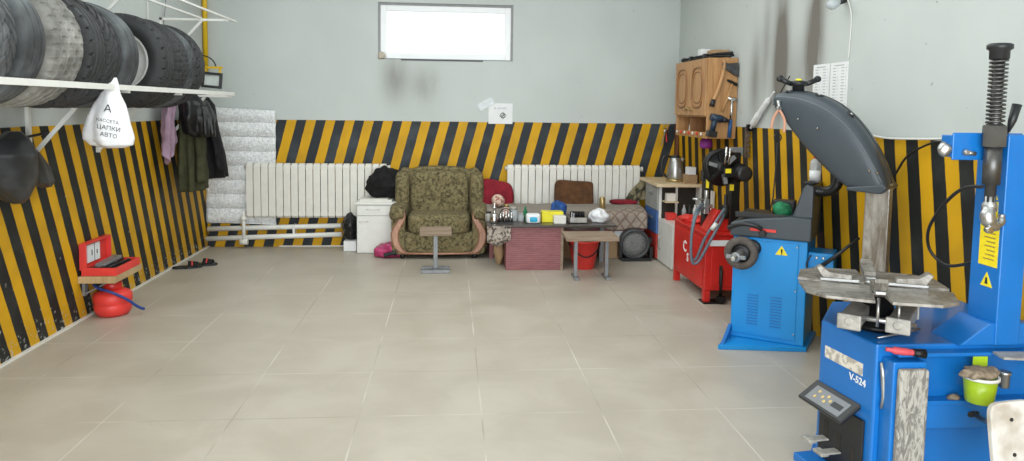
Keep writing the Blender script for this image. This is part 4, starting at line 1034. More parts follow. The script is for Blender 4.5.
# ------------------------------------------------------------------ wheel balancer
def balancer():
    TH = math.radians(-34)
    t = thing('wheel_balancer', 'bright blue wheel balancer with black console and small mounted wheel', 'wheel balancer', (2.034, 4.470, 0), TH, None, True)
    W = .227; D = .40; H = .70
    part('body', MB().bx(-W, W, 0, D, .03, H), M_BLUEL, t, .006)
    part('base_skirt', MB().prism([(-W-.02, -.24), (-W+.06, -.20), (W+.02, .0), (W+.03, D), (-W, D)], 0, .03), M_BLUEL, t, .003)
    m = MB().prism([(-W-.02, -.24), (-W+.02, -.23), (-W+.02, 0), (-W-.02, 0)], .03, .05)
    part('base_wedge', MB().prism([(-.22, .03), (0, .03), (0, .11)], -W-.01, -W+.01, 'yz'), M_BLUE, t)
    part('front_panel', MB().bx(-W+.012, W-.05, -.006, 0, .06, H-.02), M_BLUEL, t, .003)
    for cx in (-.09, .055):
        v = MB()
        for q in range(11): v.bx(cx-.035, cx+.035, -.0095, -.0062, .13+q*.019, .135+q*.019)
        part('vent', v, M_BLUE, t)
    part('screw', MB().lathe([(.004, -.009), (.007, -.006)], 8, (W-.06, 0, .66), 'y').lathe([(.004, -.009), (.007, -.006)], 8, (-W+.03, 0, .66), 'y').lathe([(.004, -.009), (.007, -.006)], 8, (W-.06, 0, .38), 'y').lathe([(.004, -.009), (.007, -.006)], 8, (W-.06, 0, .10), 'y'), M_CHROME, t)
    # warning triangle
    s = .038
    tri = MB().prism([(.075-s, .625-s*.6), (.075+s, .625-s*.6), (.075, .625+s*1.0)], -.0085, -.0062, 'xz')
    p = part('warning_triangle', tri, M_STICK, t, label='yellow triangular warning sticker')
    part('warning_mark', MB().prism([(.073, .612), (.079, .612), (.083, .640), (.069, .640)], -.0095, -.0086, 'xz').prism([(.072, .604), (.080, .604), (.080, .609), (.072, .609)], -.0095, -.0086, 'xz'), M_INK, p)
    # console
    part('console', MB().prism([(-W-.02, H), (W+.02, H), (W+.02, H+.15), (W-.10, H+.15), (-W+.08, H+.115), (-W-.02, H+.085)], -.02, D+.05, 'xz'), M_DGREY, t, .012, seg=3)
    part('display_tower', MB().prism([(W-.10, H+.145), (W+.02, H+.145), (W+.02, H+.35), (W-.02, H+.365), (W-.045, H+.33)], .0, D+.05, 'xz'), M_DGREY, t, .010, seg=3)
    part('weight_tray', MB().bx(-W+.0, W-.14, .02, D, H+.118, H+.132), M_BLACKP, t, .005)
    part('tray_rim', MB().bx(-W+.0, W-.14, .02, .032, H+.118, H+.155), M_BLACKP, t, .004)
    part('keypad', MB().bx(-.12, .04, -.028, -.018, H+.045, H+.062), M_REDP, t)
    part('indicator', MB().bx(-.10, -.04, .03, .05, H+.132, H+.145), M_REDP, t)
    # shaft and small wheel
    o = (-W+.065, 0, .60)
    wh = part('wheel', MB().lathe([(.060, -.035), (.075, -.05), (.098, -.046), (.107, -.02), (.105, .005), (.09, .018), (.06, .016)], 44, (o[0], o[1]-.05, o[2]), 'y', close=True), mat('brown_grey_rubber', (.12, .10, .088), .8, var=.2, scale=30), t)
    part('flange', MB().lathe([(.015, -.01), (.05, -.01), (.062, 0), (.062, .03), (.02, .04)], 32, (o[0], o[1]-.07, o[2]), 'y'), M_BLACKM, wh)
    part('shaft', MB().lathe([(.010, -.30), (.016, -.295), (.016, -.20), (.022, -.19), (.022, -.10), (.03, -.09), (.03, 0.0)], 24, o, 'y'), M_STEEL, t)
    part('wing_nut', MB().lathe([(.02, -.03), (.032, -.025), (.032, .0), (.02, .005)], 8, (o[0], o[1]-.20, o[2]), 'y').bx(o[0]-.06, o[0]+.06, -.225, -.205, o[2]-.012, o[2]+.012), M_GREYM, t, .003)
    part('rear_boss', MB().lathe([(.035, -.03), (.05, -.025), (.055, 0)], 24, (o[0]+.06, 0, o[2]+.03), 'y'), M_BLACKP, t)
    part('caliper_arm', MB().tube([(-W-.03, -.03, H+.05), (-W+.05, -.055, H+.085), (-W+.13, -.05, H+.085), (-W+.18, -.03, H+.06)], .014, 10, spline=True).lathe([(.018, -.07), (.022, -.06), (.022, -.03)], 18, (-W+.19, 0, H+.035), 'y'), M_BLACKP, t)
    # side bracket with gas strut
    part('side_bracket', MB().bx(W, W+.15, .04, .25, .49, .63), M_BLUEL, t, .006)
    part('bracket_screw', MB().lathe([(.006, -.004), (.010, 0)], 10, (W+.05, .04, .60), 'y').lathe([(.006, -.004), (.010, 0)], 10, (W+.09, .04, .60), 'y').lathe([(.006, -.004), (.010, 0)], 10, (W+.12, .04, .52), 'y'), M_CHROME, t)
    part('gas_strut', MB().tube([(W+.03, .01, .51), (W+.14, -.02, .61), (W+.29, -.03, .76)], [.016, .012, .008], 10), M_BLACKP, t)
    part('strut_joint', MB().lathe([(.010, -.012), (.022, -.01), (.022, .01), (.01, .012)], 20, (W+.055, .005, .53), 'y'), M_STEEL, t)
    part('cable_tie', MB().tube([(W+.02, 0, .62), (W+.0, -.02, .56), (W+.03, -.02, .50), (W+.07, 0, .48)], .005, 8, spline=True), M_BLACKP, t)
    R = Matrix.Translation((2.034, 4.470, 0)) @ Matrix.Rotation(TH, 4, 'Z')
    def L(x, y, z): return tuple(R @ Vector((x, y, z)))
    solo('green_cloth', MB().blob(L(.05, .12, H+.178), (.11, .10, .10), .35, 20, 2, 30, -.045), M_GREEN, 'green rag on the balancer tray', 'rag')
    q = L(.0, .18, H+.103)
    solo('weight_case', MB().at(L(.04, .26, H+.185), rz=TH).bx(-.07, .07, -.05, .05, -.052, .04), M_BLACKP, 'black plastic case behind the green rag on balancer', 'case', bv=.008)
    b = L(W+.0, .20, H+.362)
    t2 = thing('glass_bottle', 'clear glass bottle with white label and red neck on the balancer tower', 'bottle', b)
    part('glass', MB().lathe([(.03, 0), (.034, .004), (.034, .115), (.028, .135), (.013, .15), (.013, .18)], 24, b), M_CLEARP, t2)
    part('paper_label', MB().lathe([(.0348, .012), (.0348, .075)], 24, b), M_WHITE2, t2)
    part('red_neck', MB().lathe([(.0150, .150), (.0150, .175)], 18, b), M_REDP, t2)
    part('cap', MB().lathe([(.015, .176), (.015, .20), (.012, .204)], 18, b), M_WHITE2, t2)
    b2 = L(W-.0, .04, H+.355)
    solo('black_dish', MB().lathe([(.025, 0), (.045, .012), (.045, .02), (.04, .02), (.02, .006)], 24, b2), M_BLACKP, 'small black dish in front of the glass bottle', 'dish')
balancer()

def hood():
    # wheel guard in a vertical plane, from tip A to foot B
    A = Vector((1.93, 4.22, 0)); Bv = Vector((2.40, 3.74, 0)); ux = (Bv-A); Ln = ux.length; ux.normalize(); uy = Vector((-ux.y, ux.x, 0))
    if uy.y < 0: uy = -uy
    t = thing('wheel_guard', 'large dark grey plastic wheel guard arching over the balancer on steel post', 'wheel guard', (2.3, 3.85, 1.0))
    F = Matrix(((ux.x, uy.x, 0, A.x), (ux.y, uy.y, 0, A.y), (0, 0, 1, 0), (0, 0, 0, 1)))
    top = [(0, 1.565), (.0, 1.60), (.03, 1.622), (.12, 1.63), (.22, 1.617), (.33, 1.575), (.43, 1.50), (.52, 1.39), (.59, 1.27), (.63, 1.17), (.645, 1.12)]
    bot = [(0.0, 1.555), (.025, 1.51), (.075, 1.45), (.135, 1.375), (.20, 1.30), (.27, 1.23), (.34, 1.165), (.39, 1.125), (.44, 1.095), (.52, 1.075), (.62, 1.085)]
    T = catmull([Vector((a, 0, z)) for a, z in top], 3); Bt = catmull([Vector((a, 0, z)) for a, z in bot], 3)
    N = len(T); m = MB(); m.T = F
    secs = []
    K = 36
    vs = []
    for i in range(N):
        a, b = T[i], Bt[i]; tt = i/(N-1)
        hw = .035+.085*math.sin(min(1, tt*1.15+.18)*PI/2)     # half thickness
        c = (a+b)/2; h = (a-b)/2
        for k in range(K):
            q = 2*PI*k/K
            cs, sn = math.cos(q), math.sin(q)
            e = .5
            s1 = math.copysign(abs(sn)**(.60), sn); c1 = math.copysign(abs(cs)**.50, cs)
            vs.append(tuple(c+h*s1+Vector((0, c1*hw, 0))))
    fs = [(i*K+k, i*K+(k+1) % K, (i+1)*K+(k+1) % K, (i+1)*K+k) for i in range(N-1) for k in range(K)]
    fs += [tuple(range(K)), tuple(range((N-1)*K, N*K))[::-1]]
    m._add(vs, fs, True)
    part('shell', m, M_DGREY, t)
    # raised seam that runs along the shell inside its outer edge
    m = MB(); m.T = F; sp = []
    for q in range(4, N-2):
        tt = q/(N-1); hw = .035+.085*math.sin(min(1, tt*1.15+.18)*PI/2); c = T[q]*.84+Bt[q]*.16
        sp.append(Vector((c.x, -hw*.90, c.z)))
    m.tube(sp, .0045, 8); part('ridge', m, M_DGREYL, t)
    m = MB(); m.T = F; m.tube([Vector((p.x, 0, p.z)) for p in T[3:-1]], .0035, 8); part('centre_seam', m, M_BLACKP, t)
    m = MB(); m.T = F; hw = .118
    m.prism([(.445, 1.085), (.62, 1.078), (.652, 1.11), (.635, 1.13), (.45, 1.105)], -hw-.006, hw+.006, 'xz'); part('bottom_rim', m, M_DGREY, t, .008)
    for q in (8, 13, 18):
        p = T[q]; d = (T[q+1]-T[q-1]).normalized(); up = Vector((-d.z, 0, d.x))
        if up.z < 0: up = -up
        m = MB(); m.T = F @ Matrix(((d.x, 0, up.x, p.x), (0, 1, 0, -.045), (d.z, 0, up.z, p.z), (0, 0, 0, 1)))
        m.lathe([(.024, -.012), (.024, .004), (.017, .005), (.017, .001)], 20); rc = part('socket_recess', m, M_BLACKP, t)
        m2 = MB(); m2.T = m.T; m2.lathe([(.009, 0), (.009, .007), (.004, .009)], 14); part('socket_bolt', m2, M_CHROME, rc)
    m = MB(); m.T = F
    for (s_, z_) in ((.17, 1.47), (.28, 1.42), (.56, 1.20), (.60, 1.19)): m.lathe([(.004, -.130), (.007, -.120)], 8, (s_, 0, z_), 'y')
    part('bolt', m, M_CHROME, t)
    # post
    m = MB(); m.T = F
    m.bx(.52, .645, -.035, .035, .03, 1.13); part('post', m, M_POST, t, .006)
    m = MB(); m.T = F
    m.bx(.48, .665, -.06, .06, 0, .03); part('foot', m, M_BLACKM, t, .004)
    # quick nut on top
    p = F @ Vector((.12, 0, 1.63))
    t2 = thing('quick_nut', 'black quick release nut with two wing handles on top of guard', 'nut', tuple(p))
    part('hub', MB().lathe([(.034, -.004), (.034, .03), (.045, .034), (.045, .055), (.03, .06), (.012, .06)], 26, tuple(p)), M_BLACKP, t2)
    for s in (-1, 1):
        a = Vector((s*.04, 0, .04)); b = Vector((s*.105, 0, .065))
        part('wing_handle', MB().tube([p+a, p+b], [.014, .016], 10).lathe([(.008, -.014), (.018, -.012), (.018, .012), (.008, .014)], 14, tuple(p+b+Vector((s*.008, 0, .006))), 'y'), M_BLACKP, t2)
    part('yellow_cap', MB().lathe([(.018, .06), (.018, .068), (.01, .072)], 18, tuple(p)), M_YELLOW, t2)
    # things hanging off the tip
    f = lambda s_, y_, z_: F @ Vector((s_, y_, z_))
    t3 = thing('pliers', 'pliers with peach grips hanging from tip of the wheel guard', 'pliers', tuple(f(.05, -.11, 1.38)))
    part('jaw', MB().cyl(f(.045, -.10, 1.575), f(.05, -.10, 1.52), .010).lathe([(.012, -.008), (.014, 0), (.012, .008)], 12, tuple(f(.048, -.10, 1.53)), 'y'), M_STEEL, t3)
    part('grip', MB().tube([f(.05, -.10, 1.525), f(.02, -.10, 1.47), f(.01, -.10, 1.41)], .008, 8, spline=True).tube([f(.05, -.10, 1.525), f(.085, -.10, 1.46), f(.085, -.10, 1.39)], .008, 8, spline=True), M_GRIP, t3)
    c = f(.05, -.10, 1.36)
    solo('string_loop', MB().lathe([(.018, -.003), (.024, -.003), (.024, .003), (.018, .003)], 20, tuple(c), 'y', close=True).tube([c+Vector((0, 0, -.02)), c+Vector((-.002, 0, -.10)), c+Vector((-.012, 0, -.35)), c+Vector((-.03, 0, -.44))], .004, 6), M_BLACKM, 'dark cord with ring hanging below pliers', 'cord')
    solo('thin_rod', MB().cyl(f(-.03, .02, 1.55), f(.06, .02, 1.72), .004, n=8), M_BLACKM, 'thin dark rod sticking up behind the guard tip', 'rod')
    solo('duct_hose', MB().tube([(2.30, 4.46, 1.015), (2.36, 4.42, 1.01), (2.40, 4.38, 1.04), (2.42, 4.36, 1.12), (2.43, 4.34, 1.24)], .032, 14, spline=True), M_LEATH, 'thick black duct elbow behind the balancer tower', 'duct')
hood()

# ------------------------------------------------------------------ tyre changer
def changer():
    t = thing('tyre_changer', 'blue tyre changer with steel turntable in the right foreground', 'tyre changer', (2.0, 2.85, 0))
    H = .62
    foot = [(1.64, 2.63), (2.44, 2.63), (2.44, 3.26), (1.80, 3.26), (1.595, 2.965)]
    part('cabinet', MB().prism(foot, .03, H), M_BLUE, t, .008)
    part('base_rail', MB().prism([(1.62, 2.60), (2.45, 2.60), (2.45, 3.28), (1.78, 3.28), (1.575, 2.97)], 0, .03), M_BLUE, t, .003)
    # left face frame: runs A(1.595,2.965) -> B(1.64,2.63)
    A = Vector((1.595, 2.965, 0)); Bv = Vector((1.64, 2.63, 0)); r = (Bv-A); Lr = r.length; r.normalize(); nrm = Vector((r.y, -r.x, 0))
    if nrm.x > 0: nrm = -nrm
    def LF(u, out, z): return A + r*u + nrm*out + Vector((0, 0, z))
    def lfbox(u0, u1, o0, o1, z0, z1):
        m = MB(); m.T = Matrix(((r.x, nrm.x, 0, A.x), (r.y, nrm.y, 0, A.y), (0, 0, 1, 0), (0, 0, 0, 1))); return m.bx(u0, u1, o0, o1, z0, z1)
    part('name_plate', lfbox(.035, .27, 0, .002, .47, .52), M_TAPE, t, label='torn worn strip of label')
    mm = text_mb('V-524', .040, facing(LF(.245, .003, .445), r, (0, 0, 1)), .0008, True); part('model_lettering', mm, M_WHITE2, t)
    # control panel, sloping out to the left
    m = MB(); bx_ = Matrix(((r.x, nrm.x, 0, A.x), (r.y, nrm.y, 0, A.y), (0, 0, 1, 0), (0, 0, 0, 1)))
    m.T = bx_ @ Matrix.Translation((.155, .0, .355)) @ Matrix.Rotation(-.62, 4, 'X')
    m.bx(-.165, .115, 0, .115, -.018, .0); cp = part('control_panel', m, M_BLACKP, t, .005)
    m = MB(); m.T = bx_ @ Matrix.Translation((.155, .0, .355)) @ Matrix.Rotation(-.62, 4, 'X')
    m.bx(-.13, .085, .025, .10, .0, .0015); k1 = part('key_plate', m, mat('key_plate_grey', (.20, .21, .22), .4), cp)
    m = MB(); m.T = bx_ @ Matrix.Translation((.155, .0, .355)) @ Matrix.Rotation(-.62, 4, 'X')
    for a, b in ((-.03, .045), (-.005, .06), (-.03, .075), (-.055, .06), (-.09, .045), (-.09, .075)): m.lathe([(.008, .0015), (.008, .003)], 12, (a, b, 0))
    part('button', m, M_BRASS, cp)
    m = MB(); m.T = bx_ @ Matrix.Translation((.155, .0, .355)) @ Matrix.Rotation(-.62, 4, 'X')
    m.bx(.01, .07, .05, .075, .0016, .003); part('display_window', m, M_BLACKP, cp)
    # pedal box
    part('pedal_recess', lfbox(.03, .30, 0, .012, .04, .30), M_BLACKP, t, .003)
    part('pedal_kick_plate', lfbox(-.01, .33, .012, .10, .0, .035), M_BLUE, t, .003)
    for u, z in ((.06, .13), (.14, .11), (.225, .09)):
        p = part('pedal', lfbox(u, u+.045, .012, .075, z, z+.008).bx(u-.008, u+.053, .075, .11, z-.002, z+.012), M_ALU, t, .003)
        part('pedal_slot', lfbox(u+.01, u+.035, .012, .0135, z+.01, z+.08), M_INNER, t)
    # front side furniture
    y = 2.63
    part('front_ledge', MB().bx(1.70, 2.44, y-.05, y, .585, .60).bx(1.80, 2.44, y-.05, y, .395, .412), M_BLUE, t, .003)
    part('front_channel', MB().bx(1.80, 2.44, y-.045, y-.001, .30, .395), M_BLUE, t, .004)
    part('pad_box', MB().bx(1.665, 1.80, y-.075, y, .10, .575), M_BLUE, t, .006)
    part('rubber_pad', MB().bx(1.678, 1.792, y-.105, y-.075, .13, .555), M_PAD, t, .010, 'scuffed grey rubber pad', 3)
    part('slot_hole', MB().super((1.69, y-.001, .44), (.018, .006, .06), .7, 16), M_INNER, t)
    part('slot_hole', MB().super((2.02, y-.046, .355), (.05, .006, .025), .7, 16), M_INNER, t)
    # bead breaker arm
    part('breaker_rod', MB().tube([(2.02, y-.04, .355), (2.03, 2.45, .35), (2.05, 2.38, .34)], .010, 12), M_STEEL, t)
    part('rod_boot', MB().lathe([(.016, 0), (.024, .01), (.022, .03), (.028, .045), (.02, .055)], 18, (0, 0, 0)) if False else MB().tube([(2.035, 2.44, .348), (2.05, 2.38, .34)], [.024, .030], 16), M_HOSE, t)
    sh = MB(); sh.T = Matrix.Translation((1.945, 2.29, .375)) @ Matrix.Rotation(-.12, 4, 'X') @ Matrix.Rotation(-.07, 4, 'Y')
    pl = [(.085*math.copysign(abs(math.cos(q))**.35, math.cos(q)), .15*math.copysign(abs(math.sin(q))**.3, math.sin(q))) for q in [k*PI/18 for k in range(36)]]
    sh.prism(pl, -.012, .012, 'xz'); s_ = part('bead_breaker_shoe', sh, M_DIRTYW, t, .005, 'dirty white shoe plate')
    for a, b in ((-.01, .09), (-.01, -.03), (.05, -.10)):
        h = MB(); h.T = sh.T; h.lathe([(.007, -.0135), (.007, -.010)], 10, (a, 0, b), 'y'); part('plate_hole', h, M_INNER, s_)
    part('nozzle', MB().lathe([(.010, 0), (.018, .006), (.018, .05), (.022, .055), (.022, .065)], 16, (2.10, 2.54, .475)), M_STEEL, t)
    # turntable
    TC = Vector((1.715, 2.80, 0)); zt = .815
    part('turntable_column', MB().lathe([(.10, H), (.10, H+.02), (.06, H+.03), (.06, zt-.03)], 30, (1.78, 2.86, 0)), M_BLACKM, t)
    for k, (dx, dy) in enumerate(((-.085, -.01), (.075, -.075))):
        cyl = MB(); cyl.T = Matrix.Translation((TC.x+.02+dx, TC.y+.01+dy, H+.045)) @ Matrix.Rotation(math.radians(-40), 4, 'Z')
        cyl.bx(-.038, .038, -.13, .13, 0, .052); c_ = part('clamp_cylinder', cyl, M_ALU, t, .006)
        for yy in (-.145, .125):
            e = MB(); e.T = cyl.T; e.bx(-.044, .044, yy, yy+.02, -.004, .058).lathe([(.018, yy-.004), (.018, yy+.02)], 16, (0, 0, .03), 'y'); part('end_cap', e, M_ALU, c_, .006)
    part('tie_rod', MB().cyl((1.60, 2.70, H+.09), (1.79, 2.62, H+.075), .010).cyl((1.66, 2.665, H+.06), (1.66, 2.665, zt-.02), .006).cyl((1.73, 2.64, H+.06), (1.73, 2.64, zt-.02), .006), M_STEEL, t)
    Rr = .315
    rot0 = math.radians(22)
    tt = part('turntable', MB().lathe([(.09, zt-.03), (.09, zt-.012)], 24, (TC.x, TC.y, 0)), M_STEELW, t)
    for k in range(4):
        a = rot0+k*PI/2
        m = MB(); m.T = Matrix.Translation((TC.x, TC.y, zt-.012)) @ Matrix.Rotation(a, 4, 'Z')
        # arm plate: broad blade with a slot edge either side
        q = math.radians(41)
        m.prism([(.02, -.012), (.03, .012), (Rr*.70, Rr*.57), (Rr*1.04, Rr*.15), (Rr*1.04, -.15*Rr), (Rr*.70, -.57*Rr)], 0, .012)
        part('table_plate', m, M_STEELW, tt, .002)
        m = MB(); m.T = Matrix.Translation((TC.x, TC.y, zt)) @ Matrix.Rotation(a+PI/4, 4, 'Z')
        m.bx(.05, .20, -.02, .02, .003, .016)
        cl = part('clamp_slide', m, M_STEEL, tt, .003)
        m = MB(); m.T = Matrix.Translation((TC.x, TC.y, zt)) @ Matrix.Rotation(a+PI/4, 4, 'Z')
        m.prism([(.08, .016), (.19, .016), (.215, .055), (.20, .066), (.165, .042), (.08, .034)], -.024, .024, 'xz')
        part('clamp_jaw', m, M_STEELW, cl, .003)
    part('centre_nut', MB().lathe([(.028, 0), (.028, .012), (.012, .016)], 8, (TC.x, TC.y, zt)), M_STEEL, tt)
    # column
    x0, x1, y0, y1 = 2.10, 2.20, 2.60, 2.76
    part('column', MB().bx(x0, x1, y0, y1, H, 1.435), M_BLUE, t, .004)
    part('column_flange', MB().prism([(x0-.14, H), (x1+.2, H), (x1+.05, H+.085), (x0-.02, H+.085)], y0-.0+.005, y1+.02, 'xz'), M_BLUE, t, .004)
    part('swing_arm', MB().bx(1.915, 2.10, 2.66, 2.72, 1.345, 1.43), M_BLUE, t, .004)
    part('arm_front_plate', MB().bx(1.915, 2.20, 2.652, 2.66, 1.335, 1.44), M_BLUE, t, .004)
    part('arm_bolt', MB().lathe([(.008, -.02), (.012, -.01), (.012, 0)], 12, (1.965, 2.652, 1.365), 'y').cyl((1.965, 2.64, 1.365), (2.0, 2.64, 1.36), .008), M_STEEL, t)
    part('arm_end_knob', MB().blob((1.895, 2.67, 1.375), (.05, .05, .06), .3, 40, 1, 18), M_STEEL, t)
    sx, sy = 2.052, 2.615
    part('hex_shaft', MB().cyl((sx, sy, 1.16), (sx, sy, 1.73), .020, n=6), M_GUN, t)
    part('hex_sleeve', MB().lathe([(.030, 1.385), (.043, 1.39), (.043, 1.468), (.03, 1.475)], 6, (sx, sy, 0), smooth=False).cyl((sx, sy, 1.245), (sx, sy, 1.39), .031, n=24), M_GUN, t)
    sp = []
    for k in range(0, 17*14+1):
        a = k/14*2*PI; sp.append((sx+.029*math.cos(a), sy+.029*math.sin(a), 1.475+.255*k/(17*14)))
    part('spring', MB().tube(sp, .0042, 6), M_GUN, t)
    part('shaft_cap', MB().lathe([(.026, 1.715), (.034, 1.72), (.034, 1.75), (.044, 1.757), (.044, 1.772), (.035, 1.777)], 20, (sx, sy, 0)), M_BLACKP, t)
    part('lock_handle', MB().tube([(2.115, 2.625, 1.445), (2.125, 2.62, 1.49), (2.14, 2.62, 1.55)], [.006, .015, .017], 12).tube([(2.10, 2.63, 1.41), (2.115, 2.625, 1.45)], .006, 8), M_BLACKP, t)
    hd = part('mount_head', MB().lathe([(.022, 1.14), (.026, 1.145), (.026, 1.17), (.018, 1.18), (.018, 1.2)], 20, (sx, sy, 0)), M_STEEL, t)
    part('duck_head', MB().tube([(sx-.01, sy-.01, 1.155), (sx-.02, sy-.02, 1.12), (sx+.0, sy-.02, 1.09), (sx+.035, sy-.015, 1.10), (sx+.045, sy-.01, 1.13)], [.022, .026, .022, .016, .012], 14, spline=True), M_STEEL, hd)
    part('head_roller', MB().lathe([(.012, -.012), (.014, 0), (.012, .012)], 14, (sx-.02, sy-.03, 1.075), 'y'), M_CHROME, hd)
    # stickers on column side (faces left wall) and front
    def sticker(yc, zc, w, h): return MB().bx(x0-.0015, x0-.0002, yc-w/2, yc+w/2, zc-h/2, zc+h/2)
    s1 = part('instruction_sticker', sticker(2.665, 1.02, .10, .20), M_STICK, t, label='yellow instruction sticker with black lettering')
    lines = MB()
    for k in range(9): lines.bx(x0-.002, x0-.0016, 2.63, 2.69-(k*37 % 5)*.004, .945+k*.017, .949+k*.017)
    part('sticker_text', lines, M_BRASS, s1)
    for zc, nm in ((1.205, 'a'), (.86, 'b')):
        s = .032; tri = MB().prism([(2.665-s, zc-s*.7), (2.665+s, zc-s*.7), (2.665, zc+s*1.1)], x0-.0015, x0-.0002, 'yz')
        s2 = part('warning_triangle', tri, M_STICK, t, label='yellow warning triangle')
        part('warning_mark', MB().prism([(2.657, zc-.012), (2.673, zc-.012), (2.669, zc+.014), (2.661, zc+.014)], x0-.0022, x0-.0016, 'yz'), M_INK, s2)
    s3 = part('warning_sticker', sticker(2.665, 1.148, .07, .055), M_STICK, t, label='square yellow sticker with black figure')
    part('warning_figure', MB().bx(x0-.0022, x0-.0016, 2.65, 2.66, 1.13, 1.165).bx(x0-.0022, x0-.0016, 2.66, 2.685, 1.138, 1.145).lathe([(.007, x0-.0022), (.007, x0-.0016)], 10, (0, 2.665, 1.165), 'x'), M_INK, s3)
    part('wall_hose', MB().tube([(2.03, 2.63, 1.235), (2.06, 2.78, 1.21), (2.08, 2.92, 1.12), (2.10, 3.03, 1.0), (2.13, 3.05, .90), (2.17, 2.98, .85), (2.15, 2.77, .92)], .007, 8, spline=True), M_HOSE, t)
changer()

def changer_items():
    # lime cup
    c = (1.992, 2.525, .41)
    t = thing('lime_cup', 'lime green plastic cup with white rim clipped to tyre changer front', 'cup', c)
    cz = .4305
    part('cup_body', MB().lathe([(.045, 0), (.048, .003), (.058, .095), (.054, .095), (.044, .006), (.001, .006)], 32, (c[0], c[1], cz)), M_LIME, t)
    part('rim', MB().lathe([(.056, .09), (.064, .092), (.064, .103), (.054, .103)], 32, (c[0], c[1], cz), close=True), M_WHITE, t)
    part('clip_plate', MB().bx(2.0, 2.06, 2.578, 2.584, .47, .585), M_LIME, t, .003)
    part('bracket_ring', MB().bx(2.0, 2.03, 2.575, 2.60, .412, .44), M_BLUE, t)
    solo('dirty_rag', MB().at((1.975, 2.505, .55), rz=.2).super((0, 0, 0), (.15, .08, .035), .8, 30, .5, 30), M_RAG, 'grimy brown rag lying over the lime green cup', 'rag')
    solo('metal_plate_tool', MB().prism([(2.06, 2.50), (2.24, 2.47), (2.25, 2.56), (2.07, 2.57)], .60, .608), M_ALU, 'flat grey metal plate at right beside the lime cup', 'plate')
    solo('weld_patch', MB().blob((1.945, 2.60, .418), (.06, .03, .03), .3, 30, 5, 20, -.006), M_RAG, 'small brown grimy lump on the changer ledge left of cup', 'putty')
    t = thing('cutter_knife', 'red and black cutter tool lying on top of the pad box', 'cutter', (1.76, 2.57, .6))
    part('handle', MB().tube([(1.65, 2.585, .618), (1.70, 2.57, .614), (1.745, 2.565, .61)], [.008, .014, .012], 10, spline=True), mat('pink_red_grip', (.62, .08, .10), .5), t)
    part('head', MB().tube([(1.745, 2.565, .61), (1.79, 2.56, .606)], [.014, .018], 10), M_BLACKM, t)
    solo('tyre_lever', MB().tube([(1.655, 2.615, .555), (1.662, 2.612, .50), (1.668, 2.61, .42), (1.66, 2.61, .375)], [.006, .009, .008, .005], 10), M_STEEL, 'thin steel lever leaning on the blue changer front', 'lever')
    solo('tyre_lever', MB().at((1.80, 2.74, .629), rz=-.05).tube([(-.12, -.06, 0), (.05, .02, 0), (.12, .06, 0)], [.004, .008, .005], 8), M_STEEL, 'steel lever lying on the blue cabinet under turntable', 'lever')
    # black air hose on the wall
    solo('air_hose', MB().tube([(XR-.02, 4.30, 1.40), (XR-.02, 4.0, 1.37), (XR-.02, 3.7, 1.375), (XR-.02, 3.4, 1.39), (XR-.02, 2.9, 1.42)], .006, 8, spline=True), M_WHITE, 'white cable along the top of stripes on right wall', 'cable')
    solo('air_hose', MB().tube([(2.44, 3.35, 1.375), (2.45, 3.55, 1.36), (2.455, 3.75, 1.28), (2.46, 3.86, 1.17), (2.46, 3.93, 1.12)], .006, 8, spline=True), M_HOSE, 'black hose drooping from right wall to the wheel guard', 'hose')
changer_items()

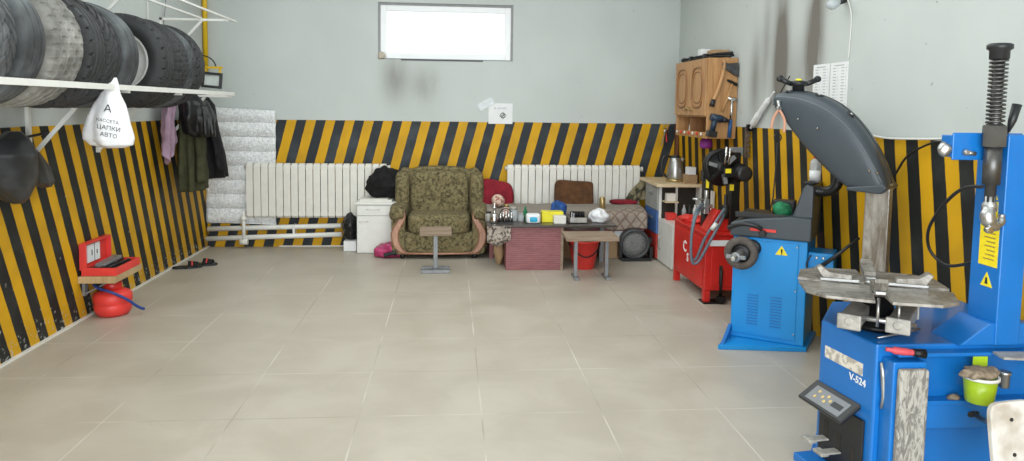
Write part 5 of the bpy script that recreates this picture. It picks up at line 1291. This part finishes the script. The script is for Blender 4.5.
# ------------------------------------------------------------------ papers and bulb
def papers():
    t = thing('price_table', 'two white printed table sheets taped on right wall', 'papers', (XR, 4.6, 1.6))
    for y0_ in (4.66, 4.43):
        s = part('sheet', MB().bx(XR-.003, XR-.001, y0_, y0_+.215, 1.53, 1.83), M_WHITE2, t)
        m = MB()
        for k in range(13):
            z = 1.79-k*.019
            for a, b in ((.02, .03), (.045, .085), (.12, .13), (.145, .185)): m.bx(XR-.0038, XR-.0031, y0_+a, y0_+b-(k*7 % 3)*.004, z, z+.005)
        m.bx(XR-.0038, XR-.0031, y0_+.05, y0_+.17, 1.807, 1.813)
        part('printed_rows', m, M_INKG, s)
    t = thing('wall_notice', 'white notice in clear film with diamond emblem on back wall', 'notice', (.5, YB, 1.34))
    s = part('sheet', MB().bx(.40, .66, YB-.004, YB-.001, 1.335, 1.555), M_WHITE2, t)
    part('clear_film', MB().at((.40, YB-.006, 1.56), ry=-.5).bx(-.12, .06, -.004, 0, -.04, .04), M_CLEARF, t)
    mm = text_mb('III  БУ-НЕТ', .028, facing((.53, YB-.0045, 1.50), (1, 0, 0), (0, 0, 1)), .0003, True); part('lettering', mm, M_INKG, s)
    c = Vector((.555, YB-.005, 1.425)); m = MB()
    for rr in (.04, .026):
        m.lathe([(rr-.005, -.0012), (rr, -.0012), (rr, .0), (rr-.005, .0)], 4 if rr > .03 else 24, tuple(c), 'y', close=True, smooth=False)
    m.bar(c+Vector((-.02, -.001, -.012)), c+Vector((.012, -.001, .02)), .006, .001, (0, 1, 0)); m.bar(c+Vector((-.012, -.001, -.02)), c+Vector((.02, -.001, .012)), .006, .001, (0, 1, 0))
    part('emblem', m, M_INK, s)
    b = (2.40, 4.47, 2.195)
    t = thing('light_bulb', 'clear glass light bulb in black holder on right wall', 'light bulb', (2.4, 4.5, 2.2))
    m = MB(); m.T = Matrix.Translation(b) @ Matrix.Rotation(math.radians(20), 4, 'Z') @ Matrix.Rotation(math.radians(70), 4, 'Y')
    m.lathe([(.002, -.075), (.02, -.07), (.033, -.05), (.036, -.03), (.030, -.005), (.016, .02), (.013, .03)], 28); part('glass', m, M_CLEARP, t)
    m = MB(); m.T = Matrix.Translation(b) @ Matrix.Rotation(math.radians(20), 4, 'Z') @ Matrix.Rotation(math.radians(70), 4, 'Y')
    m.lathe([(.016, .028), (.022, .032), (.024, .07), (.018, .085)], 22); part('holder', m, M_BLACKP, t)
    solo('lamp_cord', MB().tube([(2.455, 4.44, 2.21), (2.474, 4.42, 2.10), (2.474, 4.43, 1.84)], .003, 6, spline=True), M_WHITE, 'thin white cord hanging from the light bulb down to the printed sheets', 'cord')
papers()
